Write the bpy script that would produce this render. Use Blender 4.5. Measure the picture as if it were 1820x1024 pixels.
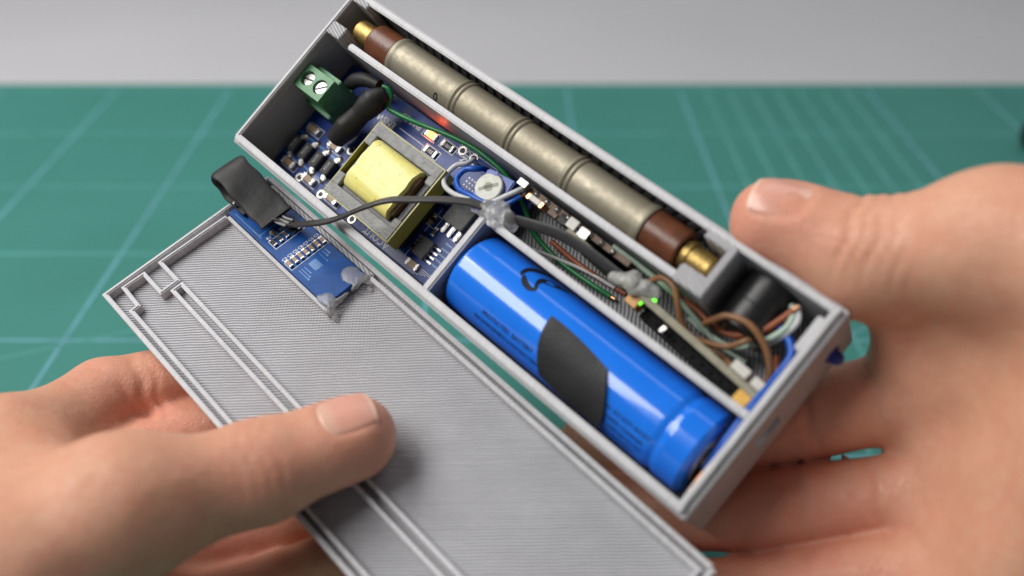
import bpy, bmesh, math, random
import numpy as np
from mathutils import Matrix, Vector

for o in list(bpy.data.objects):
    bpy.data.objects.remove(o)
scene = bpy.context.scene
COL = scene.collection
S = 0.01            # scene units per millimetre: all sizes below are millimetres
rng = random.Random(7)

# ------------------------------------------------------------------ camera, world, lamps, exposure
cam_data = bpy.data.cameras.new('camera')
cam_data.sensor_width = 36.0
cam_data.lens = 34.613
cam_data.clip_start = 0.02
cam_data.clip_end = 200
cam_data.dof.use_dof = True
cam_data.dof.focus_distance = 236 * S
cam_data.dof.aperture_fstop = 0.68
cam = bpy.data.objects.new('camera', cam_data)
COL.objects.link(cam)
cam.location = (0, 0, 200 * S)
cam.rotation_euler = (math.radians(90 - 32.435), 0, 0)
scene.camera = cam

world = bpy.data.worlds.new('World')
scene.world = world
world.use_nodes = True
bg = world.node_tree.nodes['Background']
bg.inputs['Color'].default_value = (0.93, 0.96, 1.0, 1)
bg.inputs['Strength'].default_value = 0.09

def area_lamp(name, pos, target, size, power, color):
    d = bpy.data.lights.new(name, 'AREA')
    d.shape = 'RECTANGLE'
    d.size, d.size_y = size[0] * S, size[1] * S
    d.energy = power
    d.color = color
    o = bpy.data.objects.new(name, d)
    COL.objects.link(o)
    o.location = Vector(pos) * S
    o.rotation_euler = (Vector(target) - Vector(pos)).to_track_quat('-Z', 'Y').to_euler()
    return o
area_lamp('softbox_lamp', (-577, -20, 785), (0, 180, 85), (440, 430), 500, (1.0, 0.975, 0.945))
area_lamp('softbox_lamp', (-520, 400, 815), (0, 180, 85), (520, 400), 460, (1.0, 0.975, 0.945))
area_lamp('overhead_fill', (430, 950, 1150), (120, 420, 0), (1100, 800), 330, (0.97, 0.98, 1.0))  # added overhead fill that brightens the upper thumb and the backdrop

scene.render.engine = 'CYCLES'
scene.view_settings.view_transform = 'Standard'
scene.view_settings.look = 'None'
scene.view_settings.exposure = 0.08
scene.view_settings.gamma = 1.0

# ------------------------------------------------------------------ material helpers
MATS = {}
def nodes_of(name):
    m = bpy.data.materials.new(name)
    m.use_nodes = True
    MATS[name] = m
    nt = m.node_tree
    return m, nt, nt.nodes, nt.links, nt.nodes['Principled BSDF']
def math_node(nt, op, a=None, b=None, c=None):
    n = nt.nodes.new('ShaderNodeMath'); n.operation = op
    for i, v in enumerate((a, b, c)):
        if v is None: continue
        if isinstance(v, (int, float)): n.inputs[i].default_value = v
        else: nt.links.new(v, n.inputs[i])
    return n.outputs[0]
def mix_col(nt, fac, a, b, mode='MIX'):
    n = nt.nodes.new('ShaderNodeMix'); n.data_type = 'RGBA'; n.blend_type = mode
    for sock, v in ((n.inputs[0], fac), (n.inputs[6], a), (n.inputs[7], b)):
        if isinstance(v, (int, float)): sock.default_value = v
        elif isinstance(v, tuple): sock.default_value = (*v, 1)
        else: nt.links.new(v, sock)
    return n.outputs[2]
def noise(nt, vec, scale, detail=3, rough=0.55):
    n = nt.nodes.new('ShaderNodeTexNoise')
    n.inputs['Scale'].default_value = scale
    n.inputs['Detail'].default_value = detail
    n.inputs['Roughness'].default_value = rough
    nt.links.new(vec, n.inputs['Vector'])
    return n.outputs['Fac']
def obj_coord(nt):
    return nt.nodes.new('ShaderNodeTexCoord').outputs['Object']
def ramp(nt, fac, stops):
    n = nt.nodes.new('ShaderNodeValToRGB')
    el = n.color_ramp.elements
    while len(el) < len(stops): el.new(0.5)
    for e, (p, v) in zip(el, stops):
        e.position = p; e.color = (v, v, v, 1)
    nt.links.new(fac, n.inputs['Fac'])
    return n.outputs['Color']
def bump(nt, height, dist, strength, bsdf):
    n = nt.nodes.new('ShaderNodeBump')
    n.inputs['Distance'].default_value = dist
    n.inputs['Strength'].default_value = strength
    nt.links.new(height, n.inputs['Height'])
    nt.links.new(n.outputs['Normal'], bsdf.inputs['Normal'])

def simple(name, col, rough=0.5, metal=0.0, var=0.12, scale=60, bmp=0.15, bscale=250, coat=0.0, spec=None, trans=0.0, sss=0.0):
    """colour with uneven tone, uneven gloss and a fine relief"""
    m, nt, N, L, b = nodes_of(name)
    v = obj_coord(nt)
    n1 = noise(nt, v, scale, 4)
    dark = tuple(c * (1 - var) for c in col); light = tuple(min(1, c * (1 + var)) for c in col)
    L.new(mix_col(nt, ramp(nt, n1, [(0.3, 0), (0.7, 1)]), dark, light), b.inputs['Base Color'])
    n2 = noise(nt, v, scale * 1.7, 2)
    L.new(math_node(nt, 'MULTIPLY_ADD', n2, rough * 0.3, rough * 0.85), b.inputs['Roughness'])
    b.inputs['Metallic'].default_value = metal
    b.inputs['Coat Weight'].default_value = coat
    if spec is not None: b.inputs['Specular IOR Level'].default_value = spec
    if trans: b.inputs['Transmission Weight'].default_value = trans
    if sss:
        b.inputs['Subsurface Weight'].default_value = sss
        b.inputs['Subsurface Radius'].default_value = (0.02, 0.015, 0.01)
    if bmp: bump(nt, noise(nt, v, bscale, 3), 0.004, bmp, b)
    return m

def printed_plastic(name, col, pitch, angle, strength, contrast, layers=False, cross=0.0):
    """3D printed plastic: extruded lines laid side by side (angle in the XY plane) or layer lines in Z"""
    m, nt, N, L, b = nodes_of(name)
    v = obj_coord(nt)
    sep = N.new('ShaderNodeSeparateXYZ'); L.new(v, sep.inputs[0])
    wob = math_node(nt, 'MULTIPLY', math_node(nt, 'SUBTRACT', noise(nt, v, 25, 2), 0.5), pitch * S * 0.9)
    if layers:
        u = sep.outputs['Z']
    else:
        u = math_node(nt, 'ADD', math_node(nt, 'MULTIPLY', sep.outputs['X'], math.cos(angle)), math_node(nt, 'MULTIPLY', sep.outputs['Y'], math.sin(angle)))
    u = math_node(nt, 'ADD', u, wob)
    ph = math_node(nt, 'MULTIPLY', u, 2 * math.pi / (pitch * S))
    s = math_node(nt, 'MULTIPLY_ADD', math_node(nt, 'SINE', ph), 0.5, 0.5)
    s = math_node(nt, 'POWER', s, 0.5)
    # each line a little different: noise stretched along the line direction
    cell = math_node(nt, 'FLOOR', math_node(nt, 'DIVIDE', u, pitch * S))
    wn = N.new('ShaderNodeTexWhiteNoise'); wn.noise_dimensions = '1D'; L.new(cell, wn.inputs['W'])
    wav = math_node(nt, 'MULTIPLY_ADD', wn.outputs['Value'], 0.35, 0.65)
    h = math_node(nt, 'MULTIPLY', s, wav)
    if cross:
        w_ = math_node(nt, 'ADD', math_node(nt, 'MULTIPLY', sep.outputs['X'], -math.sin(angle)), math_node(nt, 'MULTIPLY', sep.outputs['Y'], math.cos(angle)))
        s2 = math_node(nt, 'MULTIPLY_ADD', math_node(nt, 'SINE', math_node(nt, 'MULTIPLY', w_, 2 * math.pi / (pitch * S * 1.15))), 0.5, 0.5)
        patch = ramp(nt, noise(nt, v, 3.0, 2), [(0.40, 0), (0.62, 1)])
        k_ = math_node(nt, 'MULTIPLY', math_node(nt, 'MULTIPLY', s2, patch), cross)
        s = math_node(nt, 'SUBTRACT', s, k_)
        h = math_node(nt, 'SUBTRACT', h, k_)
    fine = math_node(nt, 'ADD', math_node(nt, 'MULTIPLY', noise(nt, v, 180, 3), 0.7), math_node(nt, 'MULTIPLY', noise(nt, v, 40, 4), 0.7))
    h2 = math_node(nt, 'MULTIPLY_ADD', fine, 0.35, h)
    tone = math_node(nt, 'MULTIPLY_ADD', s, contrast, 1 - contrast)  # groove shading put into the colour: darker between the printed lines
    tone = math_node(nt, 'MULTIPLY', tone, math_node(nt, 'MULTIPLY_ADD', noise(nt, v, 8, 3), 0.25, 0.87))
    tone = math_node(nt, 'MULTIPLY', tone, math_node(nt, 'MULTIPLY_ADD', wn.outputs['Value'], 0.14, 0.93))
    cc = N.new('ShaderNodeCombineColor')
    for i in range(3): L.new(math_node(nt, 'MULTIPLY', tone, col[i]), cc.inputs[i])
    L.new(cc.outputs[0], b.inputs['Base Color'])
    L.new(math_node(nt, 'MULTIPLY_ADD', fine, 0.2, 0.34), b.inputs['Roughness'])
    bump(nt, h2, pitch * S * 0.35, strength, b)
    return m

GREY = (0.40, 0.40, 0.42)
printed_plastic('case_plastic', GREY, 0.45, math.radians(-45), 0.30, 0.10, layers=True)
printed_plastic('case_floor_plastic', GREY, 0.95, math.radians(35), 0.9, 0.45)
printed_plastic('lid_floor_plastic', (0.58, 0.58, 0.615), 0.68, math.radians(135), 1.0, 0.55, cross=0.16)
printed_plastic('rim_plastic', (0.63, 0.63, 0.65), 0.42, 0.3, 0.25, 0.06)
printed_plastic('block_plastic', (0.55, 0.55, 0.57), 0.75, math.radians(70), 0.9, 0.30)

def build_mat_material():
    m, nt, N, L, b = nodes_of('mat_vinyl')
    v = obj_coord(nt)
    sep = N.new('ShaderNodeSeparateXYZ'); L.new(v, sep.inputs[0])
    k = 2 * math.pi / (1.35 * S)
    a = math_node(nt, 'SINE', math_node(nt, 'MULTIPLY', math_node(nt, 'ADD', sep.outputs['X'], sep.outputs['Y']), k))
    c = math_node(nt, 'SINE', math_node(nt, 'MULTIPLY', math_node(nt, 'SUBTRACT', sep.outputs['X'], sep.outputs['Y']), k))
    dots = math_node(nt, 'MULTIPLY_ADD', math_node(nt, 'MULTIPLY', a, c), 0.5, 0.5)
    base = mix_col(nt, ramp(nt, noise(nt, v, 1.6, 5), [(0.3, 0), (0.75, 1)]), (0.052, 0.243, 0.207), (0.062, 0.274, 0.235))
    col = mix_col(nt, math_node(nt, 'MULTIPLY', dots, 0.45), base, (0.034, 0.175, 0.147))
    L.new(col, b.inputs['Base Color'])
    b.inputs['Roughness'].default_value = 0.55
    b.inputs['Specular IOR Level'].default_value = 0.35
    bump(nt, dots, 0.004, 0.35, b)
build_mat_material()
simple('mat_print', (0.120, 0.345, 0.390), 0.55, var=0.15, scale=8, bmp=0)
simple('mat_print_faint', (0.078, 0.312, 0.285), 0.55, var=0.15, scale=8, bmp=0)
simple('table_top', (0.54, 0.535, 0.56), 0.7, var=0.03, scale=0.6, bmp=0.05)

simple('solder_mask', (0.010, 0.046, 0.26), 0.34, spec=0.32, var=0.15, scale=30, bmp=0.06, bscale=90)
simple('solder_mask_bright', (0.006, 0.075, 0.30), 0.42, spec=0.2, var=0.18, scale=30, bmp=0.05, bscale=90)
simple('copper_trace', (0.05, 0.20, 0.50), 0.3, var=0.2)
simple('silk_print', (0.80, 0.80, 0.80), 0.6, var=0.06, bmp=0)
simple('solder', (0.55, 0.54, 0.52), 0.33, metal=1.0, var=0.1, bmp=0.6, bscale=120)
simple('pin_metal', (0.60, 0.585, 0.55), 0.36, metal=1.0, var=0.08, bmp=0.2)
def build_nickel():
    m, nt, N, L, b = nodes_of('nickel')
    v = obj_coord(nt)
    t1 = ramp(nt, noise(nt, v, 7, 6, 0.65), [(0.35, 0), (0.68, 1)])
    t2 = ramp(nt, noise(nt, v, 60, 4, 0.6), [(0.40, 0), (0.75, 1)])
    c = mix_col(nt, t1, (0.335, 0.300, 0.222), (0.395, 0.360, 0.280))
    c = mix_col(nt, math_node(nt, 'MULTIPLY', t2, 0.35), c, (0.25, 0.222, 0.165))
    L.new(c, b.inputs['Base Color'])
    b.inputs['Metallic'].default_value = 0.62
    L.new(math_node(nt, 'MULTIPLY_ADD', t1, -0.07, math_node(nt, 'MULTIPLY_ADD', t2, 0.10, 0.55)), b.inputs['Roughness'])
    mp = N.new('ShaderNodeMapping'); L.new(v, mp.inputs[0]); mp.inputs['Scale'].default_value = (0.25, 3, 3)
    h = math_node(nt, 'ADD', noise(nt, v, 55, 4), math_node(nt, 'MULTIPLY', noise(nt, mp.outputs[0], 30, 3), 0.6))
    bump(nt, h, 0.006, 0.09, b)
build_nickel()
simple('brass', (0.50, 0.35, 0.125), 0.48, metal=1.0, var=0.2, scale=50, bmp=0.3, bscale=120)
simple('copper', (0.85, 0.42, 0.20), 0.3, metal=1.0, var=0.15)
simple('bakelite', (0.14, 0.046, 0.02), 0.33, var=0.25, scale=25, bmp=0.15, bscale=110)
simple('battery_wrap', (0.014, 0.215, 0.96), 0.17, var=0.07, scale=9, bmp=0.10, bscale=9, coat=0.65)
simple('ink_and_recess_black', (0.012, 0.013, 0.02), 0.45, var=0.1, bmp=0)
simple('steel', (0.62, 0.60, 0.57), 0.3, metal=1.0, var=0.15)
simple('black_tape', (0.021, 0.021, 0.022), 0.62, var=0.2, scale=14, bmp=0.35, bscale=160)
simple('heat_shrink', (0.020, 0.020, 0.0205), 0.58, var=0.25, scale=18, bmp=0.3, bscale=45)
simple('black_plastic', (0.014, 0.014, 0.015), 0.35, var=0.2, scale=30, bmp=0.15)
simple('chip_epoxy', (0.042, 0.042, 0.043), 0.5, var=0.2, scale=60, bmp=0.5, bscale=400)
simple('chip_light', (0.10, 0.10, 0.10), 0.5, var=0.2, scale=60, bmp=0.5, bscale=400)
simple('chip_text', (0.32, 0.32, 0.31), 0.6, var=0.1, bmp=0)
simple('ceramic_tan', (0.36, 0.235, 0.13), 0.38, var=0.15, bmp=0.1)
simple('ceramic_orange', (0.62, 0.30, 0.06), 0.4, var=0.15, bmp=0.1)
simple('tantalum_yellow', (0.75, 0.42, 0.05), 0.4, var=0.1, bmp=0.1)
simple('ferrite', (0.25, 0.252, 0.245), 0.45, var=0.22, scale=60, bmp=0.7, bscale=140)
simple('olive_tape', (0.36, 0.32, 0.045), 0.33, var=0.12, scale=25, bmp=0.15, bscale=60)
def build_winding():
    m, nt, N, L, b = nodes_of('yellow_tape')
    v = obj_coord(nt)
    mp = N.new('ShaderNodeMapping'); L.new(v, mp.inputs[0]); mp.inputs['Scale'].default_value = (1, 9, 9)
    n1 = noise(nt, mp.outputs[0], 9, 4); n2 = noise(nt, v, 40, 4)
    col = mix_col(nt, ramp(nt, n2, [(0.3, 0), (0.7, 1)]), (0.84, 0.76, 0.20), (0.91, 0.86, 0.33))
    spots = ramp(nt, noise(nt, v, 95, 1), [(0.70, 0), (0.74, 1)])
    L.new(mix_col(nt, math_node(nt, 'MULTIPLY', spots, 0.55), col, (0.30, 0.22, 0.04)), b.inputs['Base Color'])
    b.inputs['Roughness'].default_value = 0.34
    bump(nt, n1, 0.008, 0.22, b)
build_winding()
simple('terminal_green', (0.10, 0.29, 0.135), 0.42, var=0.12, bmp=0.12)
simple('trimmer_blue', (0.012, 0.075, 0.42), 0.35, var=0.15, bmp=0.1)
simple('trimmer_white', (0.72, 0.73, 0.66), 0.5, var=0.10, scale=60, bmp=0.4)
simple('trimmer_slot', (0.30, 0.33, 0.24), 0.5, var=0.15)
simple('board_edge', (0.30, 0.28, 0.20), 0.6, var=0.2, scale=60)
simple('board_green', (0.010, 0.035, 0.018), 0.6, var=0.2)
simple('board_brown', (0.15, 0.085, 0.05), 0.55, var=0.3, scale=40)
simple('dark_board', (0.012, 0.014, 0.02), 0.35, var=0.2)
simple('wire_green', (0.012, 0.19, 0.055), 0.36, var=0.08, bmp=0.1)
simple('wire_blue', (0.010, 0.10, 0.50), 0.36, var=0.08, bmp=0.1)
simple('wire_white', (0.62, 0.63, 0.63), 0.42, var=0.08, bmp=0.1)
simple('wire_mint', (0.46, 0.58, 0.48), 0.42, var=0.12, bmp=0.1)
simple('wire_brown', (0.27, 0.13, 0.055), 0.42, var=0.12, bmp=0.1)
simple('wire_rust', (0.32, 0.085, 0.03), 0.42, var=0.12, bmp=0.1)
simple('wire_dark', (0.036, 0.035, 0.034), 0.42, var=0.12, bmp=0.1)
simple('wire_grey', (0.28, 0.28, 0.28), 0.4, var=0.1, bmp=0.1)
simple('matte_black', (0.010, 0.010, 0.011), 0.75, var=0.2, spec=0.15)
simple('ribbon_grey', (0.040, 0.040, 0.042), 0.5, var=0.2, scale=18, bmp=0.2, bscale=60)
simple('connector_white', (0.62, 0.60, 0.55), 0.4, var=0.08, bmp=0.1)
simple('blue_plastic', (0.02, 0.04, 0.28), 0.3, var=0.1)
def build_glue():
    m, nt, N, L, b = nodes_of('hot_glue')
    v = obj_coord(nt)
    b.inputs['Base Color'].default_value = (0.95, 0.95, 0.94, 1)
    b.inputs['Transmission Weight'].default_value = 0.82
    b.inputs['IOR'].default_value = 1.42
    b.inputs['Roughness'].default_value = 0.30
    bump(nt, noise(nt, v, 12, 2), 0.02, 0.15, b)
build_glue()
def build_cloudy():
    m, nt, N, L, b = nodes_of('cloudy_glue')
    v = obj_coord(nt)
    b.inputs['Base Color'].default_value = (0.90, 0.91, 0.88, 1)
    b.inputs['Transmission Weight'].default_value = 0.62
    b.inputs['IOR'].default_value = 1.42
    b.inputs['Roughness'].default_value = 0.25
    bump(nt, noise(nt, v, 25, 3), 0.02, 0.4, b)
build_cloudy()
def emitter(name, col, strength, base):
    m, nt, N, L, b = nodes_of(name)
    b.inputs['Base Color'].default_value = (*base, 1)
    b.inputs['Emission Color'].default_value = (*col, 1)
    b.inputs['Emission Strength'].default_value = strength
emitter('led_red_lit', (1.0, 0.10, 0.014), 21, (0.8, 0.4, 0.2))
emitter('led_green_lit', (0.14, 1.0, 0.03), 2.6, (0.3, 0.8, 0.2))

def build_skin():
    m, nt, N, L, b = nodes_of('skin')
    v = obj_coord(nt)
    at = N.new('ShaderNodeAttribute'); at.attribute_name = 'flush'
    big = ramp(nt, noise(nt, v, 5.5, 4), [(0.32, 0), (0.72, 1)])
    base = mix_col(nt, big, (0.71, 0.352, 0.222), (0.77, 0.42, 0.274))
    mott = ramp(nt, noise(nt, v, 17, 5, 0.65), [(0.42, 0), (0.75, 1)])
    base = mix_col(nt, math_node(nt, 'MULTIPLY', mott, 0.55), base, (0.72, 0.28, 0.19))
    pale = ramp(nt, noise(nt, v, 38, 4, 0.6), [(0.50, 0), (0.72, 1)])
    base = mix_col(nt, math_node(nt, 'MULTIPLY', pale, 0.30), base, (0.83, 0.52, 0.36))
    col = mix_col(nt, at.outputs['Fac'], base, (0.74, 0.25, 0.19))
    L.new(col, b.inputs['Base Color'])
    b.inputs['Roughness'].default_value = 0.42
    b.inputs['Specular IOR Level'].default_value = 0.45
    b.inputs['Subsurface Weight'].default_value = 0.22
    b.inputs['Subsurface Radius'].default_value = (0.030, 0.011, 0.006)
    b.inputs['Subsurface Scale'].default_value = 1.0
    vo = N.new('ShaderNodeTexVoronoi'); vo.feature = 'DISTANCE_TO_EDGE'
    vo.inputs['Scale'].default_value = 95
    wv = mix_col(nt, 0.12, v, noise(nt, v, 30, 3))
    L.new(wv, vo.inputs['Vector'])
    cell = math_node(nt, 'MINIMUM', vo.outputs['Distance'], 0.12)
    fold = noise(nt, v, 14, 5, 0.6)
    h = math_node(nt, 'ADD', math_node(nt, 'MULTIPLY', cell, 2.2), math_node(nt, 'MULTIPLY', fold, 1.6))
    bump(nt, h, 0.011, 0.36, b)
build_skin()
def build_nail():
    m, nt, N, L, b = nodes_of('fingernail')
    at = N.new('ShaderNodeAttribute'); at.attribute_name = 'along'
    pale = ramp(nt, at.outputs['Fac'], [(0.0, 1), (0.20, 0.75), (0.34, 0), (0.93, 0)])
    tip = ramp(nt, at.outputs['Fac'], [(0.0, 0), (0.90, 0), (0.95, 1)])
    col = mix_col(nt, pale, (0.74, 0.375, 0.285), (0.77, 0.47, 0.35))
    L.new(mix_col(nt, tip, col, (0.80, 0.52, 0.40)), b.inputs['Base Color'])
    b.inputs['Roughness'].default_value = 0.28
    b.inputs['Subsurface Weight'].default_value = 0.15
    b.inputs['Subsurface Radius'].default_value = (0.02, 0.01, 0.006)
build_nail()

# ------------------------------------------------------------------ mesh helpers (millimetres)
class MB:
    def __init__(self):
        self.v, self.f, self.sm = [], [], []
    def add(self, verts, faces, smooth=False):
        o = len(self.v)
        self.v += [tuple(p) for p in verts]
        self.f += [tuple(i + o for i in f) for f in faces]
        self.sm += [smooth] * len(faces)
        return self
    def box(self, x0, x1, y0, y1, z0, z1, bev=0.0, rot=0.0, tilt=None):
        bm = bmesh.new()
        bmesh.ops.create_cube(bm, size=1)
        bmesh.ops.scale(bm, vec=(x1 - x0, y1 - y0, z1 - z0), verts=bm.verts)
        if bev: bmesh.ops.bevel(bm, geom=bm.edges[:], offset=bev, segments=2, affect='EDGES')
        M = Matrix.Rotation(rot, 4, 'Z')
        if tilt is not None: M = M @ tilt
        M = Matrix.Translation(((x0 + x1) / 2, (y0 + y1) / 2, (z0 + z1) / 2)) @ M
        bmesh.ops.transform(bm, matrix=M, verts=bm.verts)
        bm.verts.index_update()
        self.add([v.co for v in bm.verts], [[v.index for v in f.verts] for f in bm.faces])
        bm.free()
        return self
    def prism(self, poly, z0, z1, bev=0.0):
        bm = bmesh.new()
        vs = [bm.verts.new((x, y, z0)) for x, y in poly]
        f = bm.faces.new(vs)
        r = bmesh.ops.extrude_face_region(bm, geom=[f])
        bmesh.ops.translate(bm, vec=(0, 0, z1 - z0), verts=[g for g in r['geom'] if isinstance(g, bmesh.types.BMVert)])
        bmesh.ops.recalc_face_normals(bm, faces=bm.faces)
        if bev:
            es = [e for e in bm.edges if all(abs(v.co.z - z1) < 1e-4 for v in e.verts)]
            bmesh.ops.bevel(bm, geom=es, offset=bev, segments=2, affect='EDGES')
        bm.verts.index_update()
        self.add([v.co for v in bm.verts], [[v.index for v in f.verts] for f in bm.faces])
        bm.free()
        return self
    def tube(self, path, r, n=12, steps=6, flat=1.0, up=None):
        P = spline(path, steps)
        m = len(P)
        T = np.gradient(P, axis=0); T /= np.linalg.norm(T, axis=1)[:, None]
        ref = np.array(up if up is not None else (0.123, 0.31, 0.94)); 
        if abs(ref @ T[0]) > 0.95: ref = np.array((1.0, 0.1, 0))
        u = ref - (ref @ T[0]) * T[0]; u /= np.linalg.norm(u)
        verts, faces = [], []
        rr = r if hasattr(r, '__len__') else [r, r]
        rs = np.interp(np.linspace(0, 1, m), np.linspace(0, 1, len(rr)), rr)
        for i in range(m):
            u = u - (u @ T[i]) * T[i]; u /= np.linalg.norm(u)
            w = np.cross(T[i], u)
            for k in range(n):
                a = 2 * math.pi * k / n
                verts.append(P[i] + rs[i] * (math.cos(a) * u + flat * math.sin(a) * w))
        for i in range(m - 1):
            for k in range(n):
                k2 = (k + 1) % n
                faces.append((i * n + k, i * n + k2, (i + 1) * n + k2, (i + 1) * n + k))
        faces.append(tuple(reversed(range(n)))); faces.append(tuple((m - 1) * n + k for k in range(n)))
        return self.add(verts, faces, True)
    def lathe(self, prof, origin=(0, 0, 0), axis='X', n=48, smooth=True):
        full = []                      # support loops keep the shading of long straight runs true
        for (a0, r0), (a1, r1) in zip(prof, prof[1:]):
            full.append((a0, r0))
            ln = math.hypot(a1 - a0, r1 - r0)
            if ln > 0.9 and smooth:
                for q in (0.15 / ln, 1 - 0.15 / ln): full.append((a0 + (a1 - a0) * q, r0 + (r1 - r0) * q))
        prof = full + [prof[-1]]
        verts, faces = [], []
        for (a, r) in prof:
            for k in range(n):
                t = 2 * math.pi * k / n
                c, s = r * math.cos(t), r * math.sin(t)
                p = {'X': (a, c, s), 'Y': (s, a, c), 'Z': (c, s, a)}[axis]
                verts.append((p[0] + origin[0], p[1] + origin[1], p[2] + origin[2]))
        m = len(prof)
        for i in range(m - 1):
            for k in range(n):
                k2 = (k + 1) % n
                faces.append((i * n + k, i * n + k2, (i + 1) * n + k2, (i + 1) * n + k))
        faces.append(tuple(reversed(range(n)))); faces.append(tuple((m - 1) * n + k for k in range(n)))
        return self.add(verts, faces, smooth)
    def text(self, s, size, x, y, z, rot=0.0, wrap=None):
        c = bpy.data.curves.new('lettering', 'FONT')
        c.body = s; c.size = size; c.align_x = 'CENTER'; c.align_y = 'CENTER'; c.resolution_u = 2; c.offset = size * 0.022
        o = bpy.data.objects.new('lettering', c)
        COL.objects.link(o)
        bpy.context.view_layer.update()
        me = bpy.data.meshes.new_from_object(o)
        ca, sa = math.cos(rot), math.sin(rot)
        vs = [(x + ca * v.co.x - sa * v.co.y, y + sa * v.co.x + ca * v.co.y, z) for v in me.vertices]
        if wrap: vs = [wrap(p) for p in vs]
        self.add(vs, [list(p.vertices) for p in me.polygons])
        bpy.data.objects.remove(o); bpy.data.curves.remove(c); bpy.data.meshes.remove(me)
        return self
    def sheet(self, poly, z, wrap=None):
        vs = [(x, y, z) for x, y in poly]
        if wrap: vs = [wrap(p) for p in vs]
        return self.add(vs, [tuple(range(len(vs)))])
    def move(self, M):
        self.v = [tuple(M @ Vector(p)) for p in self.v]
        return self
    def build(self, name, mat, parent=None, off=(0, 0, 0), kind=None, bevel=0.0):
        me = bpy.data.meshes.new(name)
        me.from_pydata([((x - off[0]) * S, (y - off[1]) * S, (z - off[2]) * S) for x, y, z in self.v], [], self.f)
        bm = bmesh.new(); bm.from_mesh(me)
        if all(self.sm): bmesh.ops.recalc_face_normals(bm, faces=bm.faces)
        bm.to_mesh(me); bm.free()
        me.polygons.foreach_set('use_smooth', self.sm[:len(me.polygons)])
        if any(self.sm):
            try: me.set_sharp_from_angle(angle=math.radians(42))
            except Exception: pass
        me.materials.append(MATS[mat])
        o = bpy.data.objects.new(name, me)
        COL.objects.link(o)
        if parent is not None: o.parent = parent
        if kind: o['kind'] = kind
        return o

def spline(path, steps):
    P = np.array(path, float)
    if len(P) < 3:
        return np.linspace(P[0], P[-1], max(2, steps))
    Q = np.vstack([2 * P[0] - P[1], P, 2 * P[-1] - P[-2]])
    out = []
    for i in range(1, len(Q) - 2):
        for t in np.linspace(0, 1, steps, endpoint=False):
            a, b, c, d = Q[i - 1], Q[i], Q[i + 1], Q[i + 2]
            out.append(0.5 * (2 * b + (c - a) * t + (2 * a - 5 * b + 4 * c - d) * t * t + (3 * b - a - 3 * c + d) * t ** 3))
    out.append(P[-1])
    return np.array(out)

def frame(rot, loc):
    M = Matrix(rot).to_4x4()
    M.translation = Vector(loc) * S
    return M
CASE = frame([[0.70088, 0.63022, -0.33405], [-0.67777, 0.44251, -0.5872], [-0.22224, 0.63797, 0.73729]], (-71.145, 229.298, 99.073))
LID = frame([[0.68392, 0.72124, -0.10986], [-0.6981, 0.60323, -0.3857], [-0.21191, 0.34048, 0.91606]], (-97.98, 197.514, 72.789))
WORLD = Matrix.Identity(4)
def from_case(p): return tuple((CASE @ (Vector(p) * S)) / S)
def from_lid(p): return tuple((LID @ (Vector(p) * S)) / S)
def lid_to_case(p): return tuple((CASE.inverted() @ (LID @ (Vector(p) * S))) / S)

class Thing:
    """a top-level Empty at the thing's base; its parts are built in the same millimetre frame"""
    def __init__(self, name, label, cat, fr=WORLD, base=(0, 0, 0), group=None):
        self.o = bpy.data.objects.new(name, None)
        self.o.empty_display_size = 0.05
        COL.objects.link(self.o)
        self.base = base
        self.o.matrix_world = fr @ Matrix.Translation(Vector(base) * S)
        self.o['label'] = label; self.o['category'] = cat
        if group: self.o['group'] = group
    def part(self, name, mb, mat, under=None, kind=None):
        return mb.build(name, mat, under if under is not None else self.o, self.base, kind)

def single(name, mb, mat, label, cat, fr=WORLD, base=(0, 0, 0), group=None):
    o = mb.build(name, mat, None, base)
    o.matrix_world = fr @ Matrix.Translation(Vector(base) * S)
    o['label'] = label; o['category'] = cat
    if group: o['group'] = group
    return o

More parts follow.
